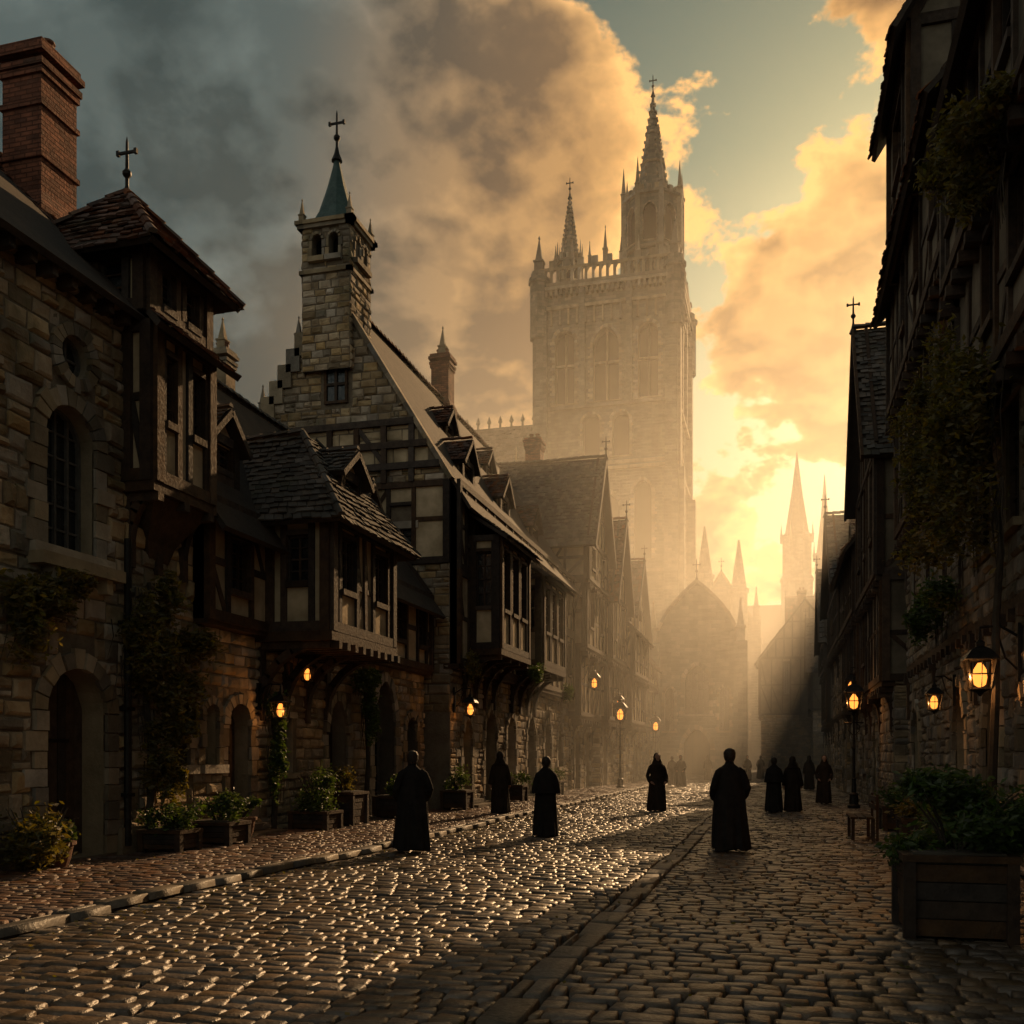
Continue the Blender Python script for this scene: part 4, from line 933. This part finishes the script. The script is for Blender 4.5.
def street_lamp(x,y,z,h,s=1.2,p=45):
    g=Grp('street_lamp',(x,y,z)); pr=[(.2,0),(.2,.08),(.15,.12),(.13,.4),(.16,.44),(.08,.5),(.06,.9),(.075,.93),(.05,.98),(.042,h*.6),(.06,h*.62),(.04,h*.65),(.03,h-.12),(.07,h-.08),(.03,h-.02)]
    g('post','iron').lathe((x,y,z),pr,12)
    g('ladder_bar','iron').tube([(x-.3,y,z+h-.35),(x+.3,y,z+h-.35)],[.018,.018],6)
    for sg in(-1,1): g('scrolls','iron').tube([(x+sg*.03,y,z+h-.75),(x+sg*.16,y,z+h-.62),(x+sg*.18,y,z+h-.46),(x+sg*.06,y,z+h-.36)],[.014]*4,5)
    lantern_head(g,x,y,z+h+.06,s,p); g.done()
def wall_lantern(wv,s,u,z,out=.5,sc_=1.,p=30):
    g=Grp('wall_lantern',(wv,u,z)); x=wv+s*out
    g('bracket_arm','iron').tube([(wv,u,z+.75*sc_),(wv+s*out*.5,u,z+.92*sc_),(x,u,z+.9*sc_),(x,u,z+.8*sc_)],[.022*sc_]*4,6)
    g('bracket_arm','iron').tube([(wv,u,z+.25*sc_),(wv+s*out*.35,u,z+.45*sc_),(wv+s*out*.6,u,z+.9*sc_)],[.016*sc_]*3,6)
    g('wall_plate','iron').abox(wv-.03,wv+.03,u-.07,u+.07,z+.1*sc_,z+.95*sc_)
    lantern_head(g,x,u,z,sc_,p); g.done()
street_lamp(2.3,34,0,3.1,1.35,45); street_lamp(-7.7,49.6,.1,3.3,1.5,0); street_lamp(-7.9,66,0,3.3,1.5,0)
wall_lantern(-10.35,1,18.5,2.45,.5,.75,18)
wall_lantern(-9.55,1,28.9,2.9,.5,.9,20); wall_lantern(-9.2,1,46.8,4.9,.7,1.2,0); wall_lantern(-9.0,1,53,4.2,.7,1.2,0); wall_lantern(-10.35,1,19.9,3.3,.4,.7,0)
wall_lantern(3.2,-1,15.2,2.6,.5,.95,70); wall_lantern(3.2,-1,20.6,2.55,.35,.7,30); wall_lantern(3.1,-1,38.4,4.,.6,1.0,0)
# =================================================================== PEOPLE
def remeshed(mb,name,vox,smooth=2,m='robe'):
    mb.mat=m; me=mb.mesh(name); o=bpy.data.objects.new(name,me); col.objects.link(o)
    r=o.modifiers.new('r','REMESH'); r.mode='VOXEL'; r.voxel_size=vox; r.use_smooth_shade=True
    s=o.modifiers.new('s','SMOOTH'); s.iterations=smooth; s.factor=.5
    dg=bpy.context.evaluated_depsgraph_get(); nm=bpy.data.meshes.new_from_object(o.evaluated_get(dg)); nm.name=name
    if not nm.materials: nm.materials.append(M[m])
    bpy.data.objects.remove(o); return nm
def ellips(mb,c,r,n=14):
    rings=[]
    for i in range(1,n):
        ph=math.pi*i/n; rings.append([(c[0]+r[0]*math.sin(ph)*math.cos(2*math.pi*j/18),c[1]+r[1]*math.sin(ph)*math.sin(2*math.pi*j/18),c[2]-r[2]*math.cos(ph)) for j in range(18)])
    mb.loft(rings)
PM={}
def person_meshes(key,stride=.12,arms='down',hood=False,cape=False,rob='robe',lean=.0,belt=False,seed=0,wd=1.):
    rr=random.Random(seed); mb=MB(rob)
    prof=[(.035,.265,.25),(.2,.258,.238),(.45,.245,.212),(.7,.232,.19),(.92,.222,.17),(1.05,.21,.155),(1.15,.20,.148),(1.25,.198,.145),(1.34,.195,.135),(1.40,.17,.115),(1.445,.12,.09),(1.49,.072,.072),(1.53,.064,.066)]
    N=64; ph=[rr.random()*6 for _ in range(4)]; rings=[]
    for z,a,b in prof:
        amp=.14*max(0,(1.15-z)/1.15)**.7; rg=[]
        if z<1.3: a*=wd
        cy=lean*z*.15
        for j in range(N):
            th=2*math.pi*j/N; f=1+amp*(.6*math.sin(9*th+ph[0]+z)+.4*math.sin(14*th+ph[1]-z*2))+ amp*.5*math.sin(3*th+ph[2])
            sx=stride*max(0,(.9-z))*.9*math.sin(th)*(1 if math.sin(th)>0 else .8)
            rg.append((a*f*math.cos(th),b*f*math.sin(th)+cy+sx,z+ (.03*math.sin(4*th+ph[3]) if z<.1 else 0)))
        rings.append(rg)
    mb.loft(rings)
    hands=[]
    for s in(-1,1):
        if arms=='down': P=[(s*.12,0,1.395),(s*.18,-.01,1.345),(s*.215,-.02,1.22),(s*.245,-.01,1.08),(s*.262,.04+.03*s,.94),(s*.262,.08+.05*s,.84)]
        elif arms=='clasp': P=[(s*.12,0,1.395),(s*.18,-.01,1.345),(s*.22,-.03,1.2),(s*.235,.0,1.08),(s*.17,.16,1.03),(s*.08,.20,1.04)]
        else: P=[(s*.12,0,1.395),(s*.18,-.01,1.345),(s*.23,-.03,1.22),(s*.27,-.04,1.08),(s*.25,.07,.96),(s*.21,.15,.9)]
        mb.tube(P,[.055,.062,.058,.056,.062,.072],14); hands.append((P[-2],P[-1],s))
    if cape: mb.loft([[( (a)*(1+.05*math.sin(8*t*2*math.pi/N+ph[0]))*math.cos(2*math.pi*t/N),b*(1+.05*math.sin(8*t*2*math.pi/N))*math.sin(2*math.pi*t/N)+lean*z*.15,z) for t in range(N)] for z,a,b in((.95,.315,.235),(1.1,.295,.22),(1.25,.265,.195),(1.36,.22,.16),(1.43,.15,.12),(1.5,.085,.09))])
    if hood:
        ellips(mb,(0,-.022,1.635),(.105,.122,.135)); mb.tube([(0,-.08,1.68),(0,-.13,1.58),(0,-.15,1.46)],[.07,.055,.03],10)
        mb.loft([[(a*math.cos(2*math.pi*t/24),b*math.sin(2*math.pi*t/24)-.01,z) for t in range(24)] for z,a,b in((1.38,.19,.14),(1.46,.15,.125),(1.58,.10,.11))])
    out={'robe':remeshed(mb,'robe',.011,2,rob)}
    hb=MB('skin'); cy=lean*.24
    ellips(hb,(0,-.012+cy,1.655),(.074,.092,.092)); ellips(hb,(0,.022+cy,1.605),(.058,.066,.082)); hb.tube([(0,-.01+cy,1.46),(0,-.005+cy,1.58)],[.056,.052],14)
    hb.tube([(0,.082+cy,1.66),(0,.100+cy,1.635),(0,.108+cy,1.615),(0,.085+cy,1.605)],[.011,.013,.017,.012],8)
    ellips(hb,(0,.082+cy,1.572),(.025,.012,.007),8);ellips(hb,(0,.08+cy,1.56),(.022,.012,.007),8);ellips(hb,(0,.075+cy,1.53),(.022,.02,.018),8)
    for s in(-1,1):
        ellips(hb,(s*.028,.072+cy,1.675),(.024,.012,.008),8); ellips(hb,(s*.030,.068+cy,1.648),(.014,.012,.01),8); ellips(hb,(s*.077,-.005+cy,1.635),(.010,.02,.032),8)
    out['head']=remeshed(hb,'head',.006,1,'skin')
    if not hood:
        q=MB('hair'); ellips(q,(0,-.022+cy,1.668),(.082,.094,.092)); 
        for i in range(26):
            an=rr.uniform(math.pi*.95,math.pi*2.05); x=.075*math.cos(an);y=.085*math.sin(an)-.015+cy
            q.tube([(x*.7,y*.7,1.73),(x*1.05,y*1.05,1.67),(x*1.02,y*1.04,1.60),(x*.8,y*.9,1.545+rr.uniform(-.03,.01))],[.018,.02,.018,.008],7)
        out['hair']=remeshed(q,'hair',.007,1,'hair')
    hm=MB('skin')
    for p0,p1,s in hands:
        p0=Vector(p0);p1=Vector(p1); t=(p1-p0).normalized(); side=Vector((0,1,0)) if abs(t.z)>.5 else Vector((0,0,1))
        side=(side-t*side.dot(t)).normalized(); nrm=t.cross(side).normalized()
        w=p1+t*.015
        hm.tube([p1-t*.05,w,w+t*.045,w+t*.085],[.024,.03,.040,.036],12,flat=.55)
        for k,(off,L) in enumerate(((.03,.070),(.010,.08),(-.010,.075),(-.029,.058))):
            b=w+t*.08+side*off; inw=nrm*(-s)*.3
            hm.tube([b-t*.02,b+t*L*.4,b+t*L*.75+inw*.04,b+t*L*.95+inw*.09],[.0095,.009,.0085,.007],7)
        b=w+t*.02+side*.03; hm.tube([b-side*.01,b+side*.025+t*.02,b+side*.032+t*.055],[.013,.011,.008],7)
    out['hands']=remeshed(hm,'hands',.005,1,'skin')
    bm=MB('boot')
    for s in(-1,1):
        bm.tube([(s*.09,-.07+s*stride*.8,.055),(s*.09,.02+s*stride*.8,.05),(s*.1,.12+s*stride*.8,.04),(s*.105,.19+s*stride*.8,.032)],[.045,.045,.045,.028],12); bm.tube([(s*.09,-.035+s*stride*.8,.05),(s*.09,-.03+s*stride*.5,.3)],[.05,.055],12)
    out['boots']=remeshed(bm,'boots',.009,1,'boot')
    PM[key]=out
person_meshes('a',.12,'bent',False,False,'robe',.3,seed=1,wd=1.06)
person_meshes('b',.06,'clasp',False,True,'robe',.0,seed=2)
person_meshes('c',.12,'bent',True,False,'robe2',.3,seed=3)
person_meshes('d',.03,'down',True,False,'robe2',.1,seed=4)
person_meshes('e',.08,'bent',False,False,'robe',.2,seed=6,wd=1.1)
def person(key,v,u,z,face,h=1.74,name='robed_man',sx=1.):
    e=bpy.data.objects.new(name,None); e.location=(v,u,z); e.rotation_euler=(0,0,math.radians(face)); k=h/1.765; e.scale=(k*sx,k*sx,k); col.objects.link(e)
    for n,me in PM[key].items():
        o=bpy.data.objects.new(n,me); o.parent=e; col.objects.link(o)
person('a',-6.17,16.36,.01,28,1.76,'robed_man',1.1)
person('d',-7.3,26.0,.10,15,1.70,'hooded_monk')
person('b',-4.61,19.88,.01,30,1.66,'robed_woman',1.03)
person('c',-3.56,30.1,.01,200,1.76,'hooded_monk',1.05)
person('e',-.84,17.8,.01,14,1.80,'robed_man',1.08)
person('b',-.17,30.5,.01,10,1.64,'robed_woman')
person('d',.36,30.8,.01,-5,1.66,'hooded_monk')
person('c',1.5,36.8,.01,180,1.7,'hooded_monk')
person('b',-5.94,57.4,.01,0,1.7,'robed_woman'); person('a',-5.26,55.5,.01,170,1.75,'robed_man'); person('d',-4.86,71,.01,0,1.75,'hooded_monk')
person('a',-1.4,77,.01,0,1.75,'robed_man'); person('d',-.6,84,.01,0,1.7,'hooded_monk'); person('c',-2.6,84,.01,0,1.7,'hooded_monk')
person('b',.8,62,.01,0,1.65,'robed_woman'); person('e',-2.1,68,.01,190,1.75,'robed_man'); person('d',1.4,52,.01,0,1.7,'hooded_monk'); person('a',-7.6,62,.01,40,1.75,'robed_man')
print('people',time.time()-T0)
g=Grp('wooden_bench',(1.6,21.5,0))
for i in range(3): g('seat','timber').abox(1.35+i*.15,1.48+i*.15,20.8,22.2,.42,.46)
for u in(20.9,22.05):
    for v in(1.37,1.75): g('legs','timber').abox(v,v+.06,u,u+.06,-.02,.419)
for i in range(2): g('backrest','timber').abox(1.80,1.83,20.8,22.2,.6+i*.16,.7+i*.16)
for u in(20.9,22.05): g('back_posts','timber').abox(1.831,1.88,u,u+.06,-.02,.9)
g.done()
# =================================================================== ATMOSPHERE
def haze(name,b,den,an,c):
    m,nt=newmat(name); q=NB(nt); o=q.n('ShaderNodeOutputMaterial'); v=q.n('ShaderNodeVolumeScatter')
    v.inputs['Color'].default_value=c4(c); v.inputs['Density'].default_value=den; v.inputs['Anisotropy'].default_value=an
    nt.links.new(v.outputs[0],o.inputs['Volume'])
    mb=MB(m); mb.abox(*b); me=mb.mesh(name); ob=bpy.data.objects.new(name,me); col.objects.link(ob)
haze('street_mist',(-70,90,34,330,-.3,22),.0066,.58,(1,.96,.86))
haze('high_haze',(-70,90,60,330,22.05,72),.0006,.6,(1,.98,.93))
# =================================================================== SUN + SKY
AZ=math.radians(9.8); EL=math.radians(21.5)
S=Vector((math.sin(AZ)*math.cos(EL),math.cos(AZ)*math.cos(EL),math.sin(EL)))
L=bpy.data.lights.new('sun','SUN'); L.energy=5; L.angle=math.radians(.6); L.color=(1,.61,.29)
o=bpy.data.objects.new('sun',L); o.rotation_euler=(-S).to_track_quat('-Z','Y').to_euler(); col.objects.link(o)
w=bpy.data.worlds.new('World'); sc.world=w; w.use_nodes=True; nt=w.node_tree; nt.nodes.clear(); b=NB(nt)
out=b.n('ShaderNodeOutputWorld'); bg=b.n('ShaderNodeBackground'); bg.inputs[1].default_value=.1; nt.links.new(bg.outputs[0],out.inputs[0])
sky=b.n('ShaderNodeTexSky'); sky.sky_type='NISHITA'; sky.sun_disc=False; sky.sun_elevation=EL; sky.sun_rotation=AZ; sky.dust_density=1.6; sky.air_density=1.3
tc=b.n('ShaderNodeTexCoord'); D=b.vm('NORMALIZE',tc.outputs['Generated'])
sp=b.n('ShaderNodeSeparateXYZ'); nt.links.new(D,sp.inputs[0])
dot=b.vm('DOT_PRODUCT',D,tuple(S),out=1); dotc=b.m('MAXIMUM',dot,0)
zc=b.m('ADD',b.m('MAXIMUM',sp.outputs[2],0),.55)
pv=b.vm('DIVIDE',D,None); cx=b.n('ShaderNodeCombineXYZ')
for i in range(3): nt.links.new(zc,cx.inputs[i])
nt.links.new(cx.outputs[0],pv.node.inputs[1])
pv=b.vm('ADD',pv,(5.3,2.2,.9))
SC=5.2
n0=b.noise(pv,SC,7,.57,.1); n1=b.noise(b.vm('ADD',pv,tuple(Vector((S.x+.12,S.y*.3,S.z*1.9)).normalized()*.05)),SC,4,.57,.1)
nf=b.noise(pv,13.,4,.6,.2)
def lobe(az,el,rad,amt):
    a=math.radians(az);e=math.radians(el); d_=(math.sin(a)*math.cos(e),math.cos(a)*math.cos(e),math.sin(e))
    return b.mr(b.vm('DOT_PRODUCT',D,d_,out=1),math.cos(math.radians(rad)),1.,0,amt,True)
banks=[lobe(-40,24,36,.26),lobe(-20,27,13,.15),lobe(-11,17,10,.12),lobe(-5,34,9,-.16),lobe(5,36,12,-.02),lobe(1,26,9,.20),lobe(3,19,9,.20),lobe(8,31,8,.10),lobe(-110,30,60,.1)]
d=b.m('ADD',b.m('MULTIPLY',b.m('SUBTRACT',n0,.5),1.5),.5)
d=b.m('ADD',d,b.m('MULTIPLY',b.m('SUBTRACT',nf,.5),.55))
for q in banks: d=b.m('ADD',d,q)
den=b.mr(d,.53,.60,0,1,True)
thick=b.mr(d,.56,.86,0,1)
litd=b.m('ADD',b.m('MULTIPLY',b.m('SUBTRACT',n0,n1),10.),.26,clamp=True)
edge=b.m('POWER',b.m('SUBTRACT',1.,thick),3.)
lit=b.m('MULTIPLY',b.m('ADD',b.m('MULTIPLY',litd,.8),b.m('MULTIPLY',edge,.55)),b.m('SUBTRACT',1.1,b.m('MULTIPLY',thick,.65)),clamp=True)
near=b.m('POWER',b.mr(dot,.80,.985,0,1),1.6)
back_fill=b.mr(dot,.5,-.2,0,1,True)  # unseen sky behind the camera, brightened to fill the left facades
darkc=b.mix(back_fill,b.mix(near,(.46,.68,.68),(3.6,1.85,.72)),(3.3,3.3,3.0))
litc=b.mix(back_fill,b.mix(b.mr(dot,.81,.96,0,1,True),(1.7,2.1,1.95),(13,6.8,2.2)),(8.2,7.4,6.1))
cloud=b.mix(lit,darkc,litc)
skyt=b.mix(1.,sky.outputs[0],(.23,.29,.22),'MULTIPLY')
glow=b.m('POWER',dotc,50); core=b.m('POWER',dotc,200)
def sc3(c,f):
    x=b.vm('SCALE',c,None); nt.links.new(f,x.node.inputs['Scale']); return x
clear=b.vm('ADD',skyt,sc3((4.5,2.3,.7),glow))
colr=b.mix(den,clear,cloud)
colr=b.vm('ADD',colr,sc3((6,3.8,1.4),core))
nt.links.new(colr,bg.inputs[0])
# =================================================================== CAMERA
c=bpy.data.cameras.new('camera'); c.lens=35.16; c.sensor_width=36; c.shift_y=.239; c.clip_end=5000; c.clip_start=.05
o=bpy.data.objects.new('camera',c); o.location=(0,0,1.65); o.rotation_euler=(math.radians(90),0,math.radians(15)); col.objects.link(o); sc.camera=o
sc.view_settings.view_transform='Standard'; sc.view_settings.look='None'; sc.view_settings.exposure=0
print('total',time.time()-T0)
